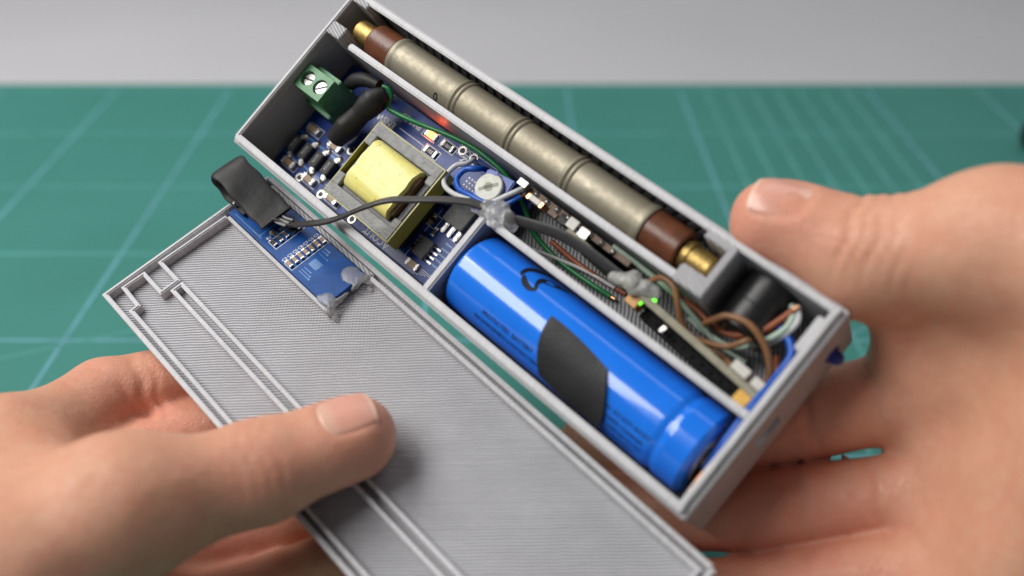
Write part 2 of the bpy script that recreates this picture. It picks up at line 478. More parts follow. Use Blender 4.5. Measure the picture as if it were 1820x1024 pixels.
# ------------------------------------------------------------------ implicit surfaces (hands, glue)
def sdf_mesh(fn, lo, hi, h):
    lo = np.array(lo, float); n = np.ceil((np.array(hi) - lo) / h).astype(int) + 1
    B = 12
    nb = np.ceil(n / B).astype(int); n = nb * B + 1
    val = np.full(n, 9.0, np.float32)
    ix = np.stack(np.meshgrid(*[np.arange(k) for k in nb], indexing='ij'), -1).reshape(-1, 3)
    cv = fn(lo + (ix * B + B / 2) * h)
    sub = np.stack(np.meshgrid(*[np.arange(B + 1)] * 3, indexing='ij'), -1).reshape(-1, 3)
    act = np.abs(cv) < B * h * 0.95 + 3
    for i, c in zip(ix[~act], cv[~act]):
        if c < 0:
            a = i * B; val[a[0]:a[0] + B + 1, a[1]:a[1] + B + 1, a[2]:a[2] + B + 1] = -9
    for i in ix[act]:
        a = i * B
        val[a[0]:a[0] + B + 1, a[1]:a[1] + B + 1, a[2]:a[2] + B + 1] = fn(lo + (a + sub) * h).reshape(B + 1, B + 1, B + 1)
    ins = val < 0
    cs = [ins[dx:n[0] - 1 + dx, dy:n[1] - 1 + dy, dz:n[2] - 1 + dz] for dx in (0, 1) for dy in (0, 1) for dz in (0, 1)]
    cnt = sum(c.astype(np.int8) for c in cs)
    cells = np.argwhere((cnt > 0) & (cnt < 8))
    idx = np.full(n - 1, -1, np.int64)
    idx[tuple(cells.T)] = np.arange(len(cells))
    acc = np.zeros((len(cells), 3)); k = np.zeros(len(cells))
    for ax in range(3):
        for o1 in (0, 1):
            for o2 in (0, 1):
                p0 = np.zeros(3, int); oth = [q for q in range(3) if q != ax]
                p0[oth[0]], p0[oth[1]] = o1, o2
                p1 = p0.copy(); p1[ax] = 1
                a = val[tuple((cells + p0).T)]; b = val[tuple((cells + p1).T)]
                m = (a < 0) != (b < 0)
                t = np.where(m, a / np.where(a - b == 0, 1, a - b), 0)
                acc += np.where(m[:, None], p0 + t[:, None] * (p1 - p0), 0); k += m
    V = lo + (cells + acc / k[:, None]) * h
    F = []
    for ax in range(3):
        oth = [q for q in range(3) if q != ax]
        sl0 = [slice(1, -1)] * 3; sl1 = [slice(1, -1)] * 3
        sl0[ax] = slice(0, -1); sl1[ax] = slice(1, None)
        a, b = ins[tuple(sl0)], ins[tuple(sl1)]
        e = np.argwhere(a != b)
        off = np.ones(3, int); off[ax] = 0
        g = e + off
        inside = a[tuple(e.T)]
        d1 = np.zeros(3, int); d2 = np.zeros(3, int); d1[oth[0]] = 1; d2[oth[1]] = 1
        q = np.stack([idx[tuple((g - d1 - d2).T)], idx[tuple((g - d2).T)], idx[tuple(g.T)], idx[tuple((g - d1).T)]], 1)
        flip = inside if ax != 1 else ~inside
        q[~flip] = q[~flip][:, ::-1]
        F.append(q)
    F = np.vstack(F); F = F[(F >= 0).all(1)]
    for _ in range(2):
        f0 = fn(V); G = np.stack([fn(V + np.eye(3)[i] * 0.15) - f0 for i in range(3)], 1) / 0.15
        V = V - (f0 / np.maximum((G * G).sum(1), 0.2))[:, None] * G * 0.9
    return V, F
def smin(a, b, k):
    h = np.clip(0.5 + 0.5 * (b - a) / k, 0, 1)
    return b + (a - b) * h - k * h * (1 - h)
def cone_d(p, a, b, ra, rb):
    a, b = np.array(a), np.array(b); ab = b - a
    t = np.clip(((p - a) @ ab) / (ab @ ab), 0, 1)
    return np.linalg.norm(p - a - t[:, None] * ab, axis=1) - (ra + (rb - ra) * t)
def lumps(seeds, k, lo_pad, h):
    pts = np.array([s[:3] for s in seeds]); rad = max(s[3] for s in seeds) + lo_pad
    def fn(p):
        d = None
        for s in seeds:
            e = np.linalg.norm((p - np.array(s[:3])) / np.array(s[4] if len(s) > 4 else (1, 1, 1)), axis=1) - s[3]
            d = e if d is None else smin(d, e, k)
        return d + 0.05 * np.sin(p[:, 0] * 3.1 + p[:, 1] * 1.7) * np.sin(p[:, 1] * 2.7 + p[:, 2] * 2.2)
    ex = np.array([1.7, 1.7, 1.7]) * rad
    V, F = sdf_mesh(fn, pts.min(0) - ex, pts.max(0) + ex, h)
    mb = MB(); mb.add(V.tolist(), F.tolist(), True)
    return mb
# hand bones: two ends, two radii, blend width (millimetres)
LEFT_BONES = [
    ((-110.3, 100.4, 50.4), (-92.0, 110.7, 64.7), 22, 16, 8),
    ((-92.0, 110.7, 64.7), (-71.5, 130.2, 69.3), 15, 11.6, 8),
    ((-71.5, 130.2, 69.3), (-49.9, 142.7, 66.6), 11.2, 9.9, 7),
    ((-49.9, 142.7, 66.6), (-32.1, 151.8, 67.8), 9.6, 8.7, 4),
    ((-110.3, 100.4, 50.4), (-107.1, 154.2, 56.7), 20, 11.5, 10),
    ((-107.1, 154.2, 56.7), (-94.9, 179.7, 55.7), 11.0, 9.0, 5),
    ((-94.9, 179.7, 55.7), (-77.9, 188.7, 55.1), 8.8, 7.9, 2),
    ((-77.9, 188.7, 55.1), (-60.6, 192.8, 54.1), 7.7, 7.0, 2),
    ((-110.3, 100.4, 50.4), (-99.4, 148.2, 47.2), 20, 11, 10),
    ((-99.4, 148.2, 47.2), (-78.2, 172.7, 46.6), 11, 9.0, 4),
    ((-78.2, 172.7, 46.6), (-52.8, 186.0, 50.8), 8.8, 8, 2),
    ((-52.8, 186.0, 50.8), (-30.2, 196.2, 61.3), 7.8, 7.0, 2),
    ((-110.3, 100.4, 50.4), (-86.6, 138.4, 41.2), 20, 11, 10),
    ((-86.6, 138.4, 41.2), (-59.9, 150.2, 37.4), 10.5, 8.6, 3),
    ((-59.9, 150.2, 37.4), (-39.5, 162.4, 39.7), 8.5, 7.7, 2),
    ((-39.5, 162.4, 39.7), (-23.6, 173.1, 45.4), 7.5, 6.8, 2),
    ((-110.3, 100.4, 50.4), (-72.4, 127.6, 37.3), 18, 10, 10),
    ((-72.4, 127.6, 37.3), (-47.6, 137.9, 38.4), 9.5, 7.8, 3),
    ((-47.6, 137.9, 38.4), (-34.2, 146.8, 39.5), 7.6, 6.9, 2),
    ((-34.2, 146.8, 39.5), (-25.1, 152.5, 41.0), 6.8, 6, 2),
    ((-107.1, 154.2, 56.7), (-99.4, 148.2, 47.2), 11, 11, 6),
    ((-99.4, 148.2, 47.2), (-86.6, 138.4, 41.2), 11, 10.5, 6),
    ((-86.6, 138.4, 41.2), (-72.4, 127.6, 37.3), 10.5, 10, 6),
    ((-71.5, 130.2, 69.3), (-107.1, 154.2, 56.7), 7, 8, 14),
    ((-92.0, 110.7, 64.7), (-107.1, 154.2, 56.7), 12, 9, 14),
]
RIGHT_BONES = [
    ((120.1, 133.0, 114.6), (106.8, 139.5, 113.8), 22, 17, 8),
    ((106.8, 139.5, 113.8), (88.5, 155.2, 110.6), 17, 12.0, 8),
    ((88.5, 155.2, 110.6), (71.7, 164.1, 104.1), 11.6, 9.6, 7),
    ((71.7, 164.1, 104.1), (52.6, 174.2, 105.0), 9.4, 8.7, 4),
    ((55.4, 173.2, 103.4), (67.1, 163.4, 101.1), 8.0, 8.6, 5),
    ((67.1, 163.4, 101.1), (88.5, 155.2, 110.6), 8.6, 10, 6),
    ((76.4, 160.7, 94.9), (81.8, 163.2, 76.5), 6.6, 7, 6),
    ((120.1, 133.0, 114.6), (87.2, 159.5, 74.3), 20, 10.5, 8),
    ((87.2, 159.5, 74.3), (50.5, 165.2, 58.1), 9.2, 9.3, 0.9),
    ((50.5, 165.2, 58.1), (30.4, 168.5, 51.2), 9.2, 8.0, 0.5),
    ((30.4, 168.5, 51.2), (17.5, 172.2, 47.8), 7.7, 7.0, 2),
    ((120.1, 133.0, 114.6), (88.7, 146.4, 59.3), 20, 9.5, 8),
    ((88.7, 146.4, 59.3), (51.6, 151.6, 47.1), 8.0, 8.7, 0.6),
    ((51.6, 151.6, 47.1), (33.0, 154.2, 43.6), 8.7, 7.6, 0.5),
    ((33.0, 154.2, 43.6), (22.4, 158.1, 42.3), 7.8, 7.0, 2),
    ((120.1, 133.0, 114.6), (87.1, 134.0, 51.1), 20, 9.5, 8),
    ((87.1, 134.0, 51.1), (54.5, 137.4, 37.8), 8.6, 8.7, 0.9),
    ((54.5, 137.4, 37.8), (37.7, 139.3, 35.1), 8.6, 7.5, 0.5),
    ((37.7, 139.3, 35.1), (28.7, 142.6, 34.7), 7.5, 6.8, 2),
    ((120.1, 133.0, 114.6), (85.2, 119.9, 45.6), 18, 10, 10),
    ((85.2, 119.9, 45.6), (60.3, 123.9, 37.0), 9.3, 7.8, 3),
    ((60.3, 123.9, 37.0), (48.2, 126.5, 33.6), 7.6, 6.9, 2),
    ((48.2, 126.5, 33.6), (42.1, 129.0, 32.0), 6.8, 6, 2),
    ((87.2, 159.5, 74.3), (88.7, 146.4, 59.3), 8, 8, 2.5),
    ((88.7, 146.4, 59.3), (87.1, 134.0, 51.1), 8.5, 8.5, 3),
    ((87.1, 134.0, 51.1), (85.2, 119.9, 45.6), 8.5, 8.5, 3),
    ((106.8, 139.5, 113.8), (105.8, 159.2, 79.5), 15, 13, 10),
    ((105.8, 159.2, 79.5), (87.2, 159.5, 74.3), 12, 9.5, 8),
    ((105.8, 159.2, 79.5), (88.7, 146.4, 59.3), 13, 9, 8),
    ((105.8, 159.2, 79.5), (113.4, 123.6, 55.2), 13, 16, 12),
    ((113.4, 123.6, 55.2), (87.1, 134.0, 51.1), 16, 9, 8),
    ((88.5, 155.2, 110.6), (105.8, 159.2, 79.5), 10, 14, 10),
    ((88.5, 155.2, 110.6), (87.2, 159.5, 74.3), 5.0, 6.5, 7),
]
LEFT_NAIL = dict(a=(-49.9, 142.7, 66.6), b=(-32.1, 151.8, 67.8), dorsal=(0.1, -0.033, 0.994), half=5.9, len=11.5)
RIGHT_NAIL = dict(a=(71.7, 164.1, 104.1), b=(52.6, 174.2, 105.0), dorsal=(0.0, -0.327, 0.945))
LEFT_JOINTS = [(-49.9, 142.7, 66.6), (-94.9, 179.7, 55.7), (-78.2, 172.7, 46.6), (-59.9, 150.2, 37.4), (-32.1, 151.8, 67.8), (-60.6, 192.8, 54.1)]
RIGHT_JOINTS = [(71.7, 164.1, 104.1), (50.5, 165.2, 58.1), (51.6, 151.6, 47.1), (54.5, 137.4, 37.8), (52.6, 174.2, 105.0)]
LEFT_FOLDS = [((-87.1, 182.2, 56.1), (0.883, 0.468, -0.031), 1.3, 0.7, (0.351, -0.735, 0.58)), ((-84.2, 183.2, 55.7), (0.883, 0.468, -0.031), 0.8, 0.4, (0.34, -0.739, 0.582)), ((-93.8, 178.5, 55.7), (0.431, 0.902, -0.035), 1.0, 0.35, (0.378, -0.72, 0.582))]
RIGHT_FOLDS = [((75.4, 158.7, 71.2), (-0.906, 0.141, -0.4), 1.1, 0.6, (-0.346, -0.728, 0.591)), ((73.1, 158.5, 71.0), (-0.906, 0.141, -0.4), 0.8, 0.4, (-0.337, -0.73, 0.594)), ((63.0, 161.0, 65.6), (-0.906, 0.141, -0.4), 1.1, 0.5, (-0.288, -0.735, 0.614)), ((74.7, 147.0, 56.5), (-0.942, 0.132, -0.31), 1.0, 0.6, (-0.342, -0.672, 0.656)), ((60.9, 148.5, 51.4), (-0.942, 0.132, -0.31), 1.0, 0.6, (-0.278, -0.679, 0.679)), ((59.2, 148.3, 51.2), (-0.942, 0.132, -0.31), 0.8, 0.4, (-0.271, -0.679, 0.682))]


# ------------------------------------------------------------------ setting
tb = MB().box(-1500, 1500, -700, 2600, -60, -3.0)
t = tb.build('table', 'table_top'); t['kind'] = 'structure'

mat_thing = Thing('cutting_mat', 'green self-healing cutting mat with pale blue grid lines on the grey table', 'mat', base=(0, 280, -3))
mat_thing.part('mat_sheet', MB().box(-520, 520, -60, 529, -3, 0, bev=0.6), 'mat_vinyl')
gl, gf = MB(), MB()
def strip(mb, a, b, w, z=0.06):
    a, b = np.array(a, float), np.array(b, float); d = b - a; d /= np.linalg.norm(d); q = np.array((-d[1], d[0])) * w / 2
    mb.add([(*(a + q), z), (*(a - q), z), (*(b - q), z), (*(b + q), z)], [(0, 1, 2, 3)])
for i in range(-5, 5):
    y = 280.6 + i * 59.6
    strip(gl if i < 1 else gf, (-480, y), (480, y), 1.5 if i < 1 else 2.2)
for i in range(-5, 6):
    x = -156.5 + i * 62.3
    if x < 100: strip(gl, (x, -40), (x, 519), 1.6, 0.08)
for i in range(1, 8): strip(gf, (94.2 + 12.9 * i, -40), (94.2 + 12.9 * i, 519), 2.2, 0.08)
for x in (196.5, 257.7, 319, 380): strip(gl, (x, -40), (x, 519), 1.6, 0.08)
strip(gf, (-290, 222), (-70, 313), 1.3, 0.10); strip(gl, (93, 265), (131, 292), 1.2, 0.10)
mat_thing.part('grid_print', gl, 'mat_print'); mat_thing.part('fine_grid_print', gf, 'mat_print_faint')

tool = Thing('marker_pen', 'black pen lying on the mat at the right edge', 'pen', base=(290, 441, 0))
tool.part('barrel', MB().lathe([(0, 4.6), (1.2, 6.6), (60, 7.2), (62, 6.8)], (247.5, 441, 7.3), 'X', 28), 'black_plastic')
tool.part('cap', MB().lathe([(62.2, 7.0), (63, 7.5), (104, 7.3), (106, 6.0)], (247.5, 441, 7.3), 'X', 28), 'black_plastic')

# ------------------------------------------------------------------ plastic case
Lc, Wc = 146.25, 50.0
case = Thing('plastic_case', 'open grey 3D printed plastic case full of electronics', 'case', CASE, (73, 25, -22))
case.part('floor', MB().box(1, Lc - 1, 1, Wc - 1, -22, -19.6), 'case_floor_plastic')
def wall_strip(mb, x0, x1, y0, y1, z0, z1, bev=0.25): mb.box(x0, x1, y0, y1, z0, z1, bev)
# near long wall
case.part('near_wall', MB().box(0, Lc, 0, 1.1, -22.2, -1.5, 0.25).box(0.9, Lc - 0.9, 1.0, 2.3, -21.9, -0.25, 0.1), 'case_plastic')
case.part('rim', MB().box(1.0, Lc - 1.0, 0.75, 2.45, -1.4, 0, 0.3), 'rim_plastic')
# far long wall with slanted slots beside the tube
fw = MB().box(0, Lc, 48.9, 50.0, -22.2, -1.5, 0.25)
fw.box(112, Lc - 0.9, 48.0, 49.2, -21.9, -0.3, 0.1)
case.part('far_wall', fw, 'case_plastic')
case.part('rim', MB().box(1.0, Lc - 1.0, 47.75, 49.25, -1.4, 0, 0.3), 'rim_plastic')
for i in range(34):
    x = 9 + i * 3.1
    rb_ = MB().prism([(x, -19.5), (x + 1.7, -19.5), (x + 10.7, -1.6), (x + 9.0, -1.6)], 0, 0.28)
    rb_.v = [(a, 48.64 + c, b) for a, b, c in rb_.v]
    case.part('slanted_rib', rb_, 'case_plastic')
# left end wall
case.part('end_wall', MB().box(0.02, 1.1, 0.6, 49.4, -22.1, -1.3, 0.2).box(1.0, 1.75, 2.0, 48, -21.9, -0.25, 0.1), 'case_plastic')
case.part('rim', MB().box(0.7, 1.95, 1.2, 48.8, -1.3, 0.02, 0.3), 'rim_plastic')
# right end wall with a socket opening
ew = MB()
for y0, y1, z0, z1 in ((0.5, 20, -22.1, -1.5), (27, 49.5, -22.1, -1.5), (20, 27, -22.1, -14.5), (20, 27, -9.5, -1.5)):
    ew.box(Lc - 1.15, Lc - 0.02, y0, y1, z0, z1)
case.part('end_wall', ew, 'case_plastic')
case.part('end_ledge', MB().box(Lc - 1.3, Lc + 0.05, 0.05, 49.95, -2.6, -1.45, 0.3), 'rim_plastic')
case.part('rim', MB().box(Lc - 2.6, Lc - 1.15, 1.2, 48.8, -3.5, 0.02, 0.3), 'rim_plastic')
case.part('latch_tab', MB().box(Lc - 3.9, Lc - 2.2, 38.2, 45.9, -6, -0.15, 0.2), 'rim_plastic')
# tube divider
case.part('tube_divider', MB().box(10.8, 116, 35.9, 37.3, -19.7, -0.5, 0.15), 'case_plastic')
case.part('rim', MB().box(10.7, 116, 35.75, 37.45, -1.2, -0.1, 0.35), 'rim_plastic')
# clip blocks that hold the tube
case.part('clip_block', MB().box(1.6, 6.9, 36.3, 39.7, -19.8, -0.2, 0.2), 'block_plastic')
case.part('clip_block', MB().box(1.6, 7.5, 46.6, 48.3, -19.8, -0.2, 0.2), 'block_plastic')
case.part('tube_bracket', MB().prism([(114.7, 35.6), (122.3, 35.6), (122.3, 48.5), (114.7, 48.5), (114.7, 46.3), (120.5, 46.3), (120.5, 39.6), (115.2, 39.6), (114.7, 39.1)], -19.7, -0.05, 0.25), 'block_plastic')
# battery walls
case.part('battery_wall', MB().box(71.2, 72.9, 2.0, 23.0, -19.7, -0.6, 0.15), 'case_plastic')
case.part('rim', MB().box(71.1, 73.0, 2.2, 23.2, -1.2, -0.12, 0.4), 'rim_plastic')
case.part('battery_wall', MB().box(73.1, Lc - 2.2, 22.05, 23.1, -19.7, -0.7, 0.15), 'case_plastic')
case.part('rim', MB().box(73.1, Lc - 2.4, 21.85, 23.45, -1.2, -0.14, 0.4), 'rim_plastic')
led = Thing('indicator_lamp', 'small blue lamp poking out of the case end by the palm', 'lamp', CASE, (Lc, 43.5, -13.5))
led.part('lens', MB().lathe([(-0.8, 1.5), (1.2, 1.5), (2.0, 1.25), (2.5, 0.7), (2.65, 0.1)], (Lc, 43.5, -13.5), 'X', 20), 'blue_plastic')
led.part('collar', MB().lathe([(-0.2, 2.1), (0.35, 2.0)], (Lc, 43.5, -13.5), 'X', 20), 'blue_plastic')

# ------------------------------------------------------------------ case lid
lid = Thing('case_lid', 'detached grey 3D printed lid held in the hand in front', 'lid', LID, (73, 25, -4.5))
lid.part('plate', MB().box(0.3, Lc - 0.3, 0.3, Wc - 0.3, -4.5, -2.6), 'lid_floor_plastic')
def ridge(path, w=1.0, z0=-2.7, z1=0.0):
    """a raised bead along a polyline with mitred corners"""
    P = [np.array(p, float) for p in path]; m = len(P)
    Lf, Rt = [], []
    for i in range(m):
        d0 = P[i] - P[i - 1] if i > 0 else P[i + 1] - P[i]
        d1 = P[i + 1] - P[i] if i < m - 1 else d0
        d0 = d0 / np.linalg.norm(d0); d1 = d1 / np.linalg.norm(d1)
        n0 = np.array((-d0[1], d0[0])); n1 = np.array((-d1[1], d1[0])); nn = (n0 + n1) / (1 + n0 @ n1)
        Lf.append(P[i] + nn * w / 2); Rt.append(P[i] - nn * w / 2)
    poly = [tuple(p) for p in Rt] + [tuple(p) for p in reversed(Lf)]
    return MB().prism(poly, z0, z1, 0.28)
e = 0.55
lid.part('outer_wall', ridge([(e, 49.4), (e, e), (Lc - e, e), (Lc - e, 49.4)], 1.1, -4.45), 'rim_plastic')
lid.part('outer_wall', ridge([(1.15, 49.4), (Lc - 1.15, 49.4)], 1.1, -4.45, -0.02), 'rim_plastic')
lid.part('inner_ridge', ridge([(3.0, 34.4), (2.5, 15.1), (10.5, 15.1), (10.5, 10.4), (2.4, 10.4), (2.2, 4.8), (9.7, 4.5), (9.7, 2.6), (Lc - 2.4, 2.6), (Lc - 2.4, 47.4), (45, 47.4)], 0.95), 'rim_plastic')
lid.part('slot_ridge', ridge([(Lc - 4, 12.7), (12.2, 12.7), (12.2, 15.2), (Lc - 4, 15.2)], 0.95), 'rim_plastic')
lid.part('board_ridge', ridge([(3.2, 34.75), (45.0, 34.75)], 0.8, -2.7, -0.3), 'rim_plastic')
lid.part('board_ridge', ridge([(3.2, 48.0), (45.0, 48.0)], 1.1, -2.7, -0.3), 'block_plastic')

# ------------------------------------------------------------------ display board glued into the lid
def smd(th, under, x, y, z, lx, ly, h, body, rot=0.0, pad=0.26, name='capacitor', pad_mat='solder'):
    """ceramic chip: body and two metal ends along its own x"""
    c, s = math.cos(rot), math.sin(rot)
    b = th.part(name, MB().box(x - lx / 2 * (1 - pad), x + lx / 2 * (1 - pad), y - ly / 2, y + ly / 2, z, z + h, 0.05).move(Matrix.Translation((x, y, 0)) @ Matrix.Rotation(rot, 4, 'Z') @ Matrix.Translation((-x, -y, 0))), body, under)
    for sg in (-1, 1):
        cx = sg * lx / 2
        m = MB().box(x + cx - lx * pad / 2, x + cx + lx * pad / 2, y - ly * 0.52, y + ly * 0.52, z - 0.02, z + h * 1.04, 0.08)
        m.move(Matrix.Translation((x, y, 0)) @ Matrix.Rotation(rot, 4, 'Z') @ Matrix.Translation((-x, -y, 0)))
        th.part('solder_end', m, pad_mat, b)
    return b
disp = Thing('display_board', 'narrow blue circuit board glued into the grey lid', 'circuit board', LID, (24, 41, -1.4))
disp.part('board', MB().box(2.8, 43.6, 35.3, 47.0, -1.4, 0.15, 0.1), 'solder_mask_bright')
zb = 0.17
for i in range(5): smd(disp, None, 19.6 + 0.1 * i, 37.6 + i * 1.75, zb, 1.9, 0.95, 0.55, 'chip_epoxy' if i < 4 else 'ceramic_tan', 0, name='resistor')
for i in range(7): smd(disp, None, 27.8 + 0.05 * i, 36.4 + i * 1.62, zb, 1.9, 0.95, 0.65, 'ceramic_tan', 0)
sk = MB()
SILK = []
def outline(mb, x0, x1, y0, y1, z, w=0.16):
    for a, b, c, d in ((x0, x1, y0, y0 + w), (x0, x1, y1 - w, y1), (x0, x0 + w, y0 + w, y1 - w), (x1 - w, x1, y0 + w, y1 - w)):
        mb.add([(a, c, z), (b, c, z), (b, d, z), (a, d, z)], [(0, 1, 2, 3)])
outline(sk, 18.2, 21.6, 36.8, 45.6, zb + 0.02); outline(sk, 26.5, 29.7, 35.7, 46.9, zb + 0.02)
for i, s in enumerate(('R1', 'R2', 'R3', 'R4')): disp.part('lettering', MB().text(s, 1.15, 17.3, 37.7 + i * 1.9, zb + 0.02, math.pi / 2), 'silk_print')
for i, s in enumerate(('C3', 'C2', 'C5', 'C8', 'C7', 'C6', 'C1')): disp.part('lettering', MB().text(s, 1.15, 25.6, 36.5 + i * 1.6, zb + 0.02, math.pi / 2), 'silk_print')
disp.part('silkscreen', sk, 'silk_print', kind='stuff')
tr = MB()
for k, (x, y, l) in enumerate([(31, 37.5, 3.2), (31, 38.3, 2.4), (31, 41, 2.2), (30.5, 44.2, 1.8), (30.5, 45, 1.5), (31, 36.8, 3.6), (30.5, 43.2, 3.0)]):
    tr.box(x, x + l, y, y + 0.22, zb - 0.01, zb + 0.02); tr.box(x + l - 0.1, x + l + 0.45, y - 0.12, y + 0.34, zb - 0.01, zb + 0.025)
tr.box(31, 34, 39.6, 41.8, zb - 0.012, zb + 0.015); tr.box(4.5, 16, 36.2, 36.5, zb - 0.01, zb + 0.02); tr.box(14.8, 15.2, 36.5, 44, zb - 0.01, zb + 0.02)
disp.part('trace', tr, 'copper_trace', kind='stuff')
disp.part('solder_joint', MB().lathe([(0, 0.9), (0.5, 0.7), (0.9, 0.2)], (16.6, 39.2, zb), 'Z', 14), 'solder')
for y in (37.5, 40.04, 42.58, 45.1):
    disp.part('header_pin', MB().box(3.6, 4.3, y - 0.32, y + 0.32, 0.1, 3.2, 0.1), 'pin_metal')
for seeds, lab in (([(42.6, 36.6, 0.1, 1.3, (1.6, 1.3, .35)), (44.3, 36.2, -0.4, 1.0, (1.2, 1.2, .8)), (45.6, 35.4, -1.2, 0.9), (44.6, 34.9, -1.0, 0.9), (41.2, 35.6, 0.05, 0.9, (1.6, .8, .3)), (44.4, 38.2, -0.6, 0.8, (.8, 1.6, .8)), (46.8, 35.0, -1.9, 0.6), (44.3, 40.2, -0.6, 0.55, (.8, 2, .8))], 'clear glue lump on the board corner above the thumb'),
                   ([(41.4, 44.6, 0.1, 1.9, (1.5, 1.2, .22)), (43.8, 45.6, -0.1, 1.1, (1.1, 1.5, .5)), (44.8, 46.4, -0.6, 0.8), (44.3, 43.4, -0.5, 0.7, (.8, 1.8, .9)), (45.8, 47.0, -1.0, 0.55), (44.6, 47.4, -0.6, 0.7), (46.3, 45.6, -1.9, 0.5, (1.4, 1, 1))], 'clear glue smear on the board corner beside the case')):
    lo = [s[:3] for s in seeds]
    b0 = tuple(np.mean(lo, axis=0)[:2]) + (-2,)
    single('glue_lump', lumps(seeds, 0.7, 1.0, 0.16), 'hot_glue', lab, 'glue', LID, b0, 'glue lumps on the display board')

# folded black sleeve over the board's pins
def slab(prof, y0, y1, th_, name, mat, thing, lump=0.0):
    P = spline(prof, 7); T = np.gradient(P, axis=0); T /= np.linalg.norm(T, axis=1)[:, None]
    Nn = np.stack([-T[:, 1], T[:, 0]], 1)
    verts, faces = [], []
    n = 28
    for i, (p, q) in enumerate(zip(P, Nn)):
        for k in range(n):
            a = 2 * math.pi * k / n
            c, s = math.cos(a), math.sin(a)
            u = np.sign(c) * abs(c) ** 0.35; w = np.sign(s) * abs(s) ** 0.6
            y = (y0 + y1) / 2 + u * (y1 - y0) / 2 * (1 + 0.04 * math.sin(i * 0.6))
            off = q * w * th_ / 2 * (1 + lump * math.sin(i * 0.5 + u * 2))
            verts.append((p[0] + off[0], y, p[1] + off[1]))
    m = len(P)
    for i in range(m - 1):
        for k in range(n):
            k2 = (k + 1) % n
            faces.append((i * n + k, i * n + k2, (i + 1) * n + k2, (i + 1) * n + k))
    faces.append(tuple(reversed(range(n)))); faces.append(tuple((m - 1) * n + k for k in range(n)))
    mb = MB().add(verts, faces, True)
    return thing.part(name, mb, mat)
slv = Thing('heat_shrink_sleeve', 'black flat sleeve folded over the end of the lid board', 'sleeve', LID, (2, 42, 0.2))
slab([(7.5, 1.2), (3.0, 1.0), (-1.0, 1.2), (-3.7, 3.6), (-3.6, 6.9), (-0.6, 8.9), (3.6, 8.0), (8.5, 6.0), (13, 4.5), (16.8, 3.6)], 37.2, 46.2, 1.15, 'sleeve', 'heat_shrink', slv, 0.12)

# ribbon cable from the lid board over the transformer
rib = Thing('ribbon_cable', 'dark flat ribbon cable arching from lid sleeve over yellow transformer', 'cable', CASE, (26, -6, -3))
st = lid_to_case((15.5, 42, 3.5)); st2 = lid_to_case((20.5, 43.6, 3.0))
cpath = [st, st2, (37.0, -3.4, 0.8), (43.0, 1.2, 2.2), (48.6, 8.2, 3.4), (52.4, 12.6, 3.4), (57, 16.2, 2.6), (63, 20.6, 1.6), (68, 23.6, 0.6), (71.5, 24.6, -0.2)]
for k in range(4):
    q = k - 1.5
    pth = []
    for i, p in enumerate(cpath):
        fan = 1.5 if i == 0 else 1.0
        pth.append((p[0] + 0.26 * q * fan, p[1] - 0.42 * q * fan, p[2] + 0.52 * q))
    rib.part('strand', MB().tube(pth, 0.44, 10, 8), 'wire_dark')
for k in range(3):
    q = k - 1
    a = lid_to_case((13.5, 42 + q * 1.4, 3.4)); b = lid_to_case((17.5, 42.2 + q * 1.1, 3.3))
    rib.part('bare_strand', MB().tube([a, b, (b[0] + 3, b[1] + 0.8, b[2] + .2)], 0.33, 8, 6), 'wire_grey')

# ------------------------------------------------------------------ high voltage board
PZ = -15.5
pcb = Thing('power_board', 'blue circuit board with yellow transformer inside the case', 'circuit board', CASE, (37, 18, -17.1))
pcb.part('board', MB().box(2.0, 70.9, 2.5, 35.4, PZ - 1.6, PZ, 0.08), 'solder_mask')
zp = PZ + 0.02
sk = MB()
def cap_at(x, y, lx=3.4, ly=1.7, body='ceramic_tan', rot=0.0, nm='capacitor', h=1.3, frame_=True):
    smd(pcb, None, x, y, zp, lx, ly, h, body, rot, 0.3, nm)
    if frame_ and rot == 0.0: outline(sk, x - lx / 2 - 1.0, x + lx / 2 + 1.0, y - ly / 2 - 0.55, y + ly / 2 + 0.55, zp + 0.015, 0.2)
for x, y in ((6.6, 15.3), (7.2, 4.5), (15.8, 4.4), (15.6, 15.2), (25.4, 4.3)): cap_at(x, y)
# four rectifier diodes
for i, (x, y) in enumerate(((5.4, 9.3), (10.0, 9.5), (14.5, 9.6), (19.0, 9.9))):
    d = pcb.part('diode', MB().box(x - 1.35, x + 1.35, y - 2.2, y + 2.2, zp + 0.2, zp + 2.3, 0.2), 'chip_epoxy')
    for sg in (-1, 1):
        pcb.part('lead', MB().box(x - 0.8, x + 0.8, y + sg * 2.7 - 0.6, y + sg * 2.7 + 0.6, zp, zp + 1.1, 0.3), 'solder', d)
        pcb.part('solder_pad', MB().lathe([(0, 1.25), (0.35, 1.1), (0.7, 0.5)], (x, y + sg * 3.2, zp), 'Z', 14), 'solder', d)
    tx = MB().text('RS1M', 1.05, x - 0.1, y + 0.1, zp + 2.32, math.pi / 2)
    pcb.part('marking', tx, 'chip_text', d)
for x, y in ((19.9, 17.0), (21.3, 3.4), (12.4, 3.3), (33.8, 3.6), (46.5, 33.8), (50.4, 33.9)):
    h = pcb.part('plated_hole', MB().lathe([(0, 1.25), (0.12, 1.2), (0.12, 0.75), (0.03, 0.72)], (x, y, zp), 'Z', 18), 'pin_metal')
    pcb.part('hole', MB().lathe([(0, 0.7), (0.06, 0.69)], (x, y, zp), 'Z', 14), 'ink_and_recess_black', h)  # solid black disc painted for the shade inside the hole
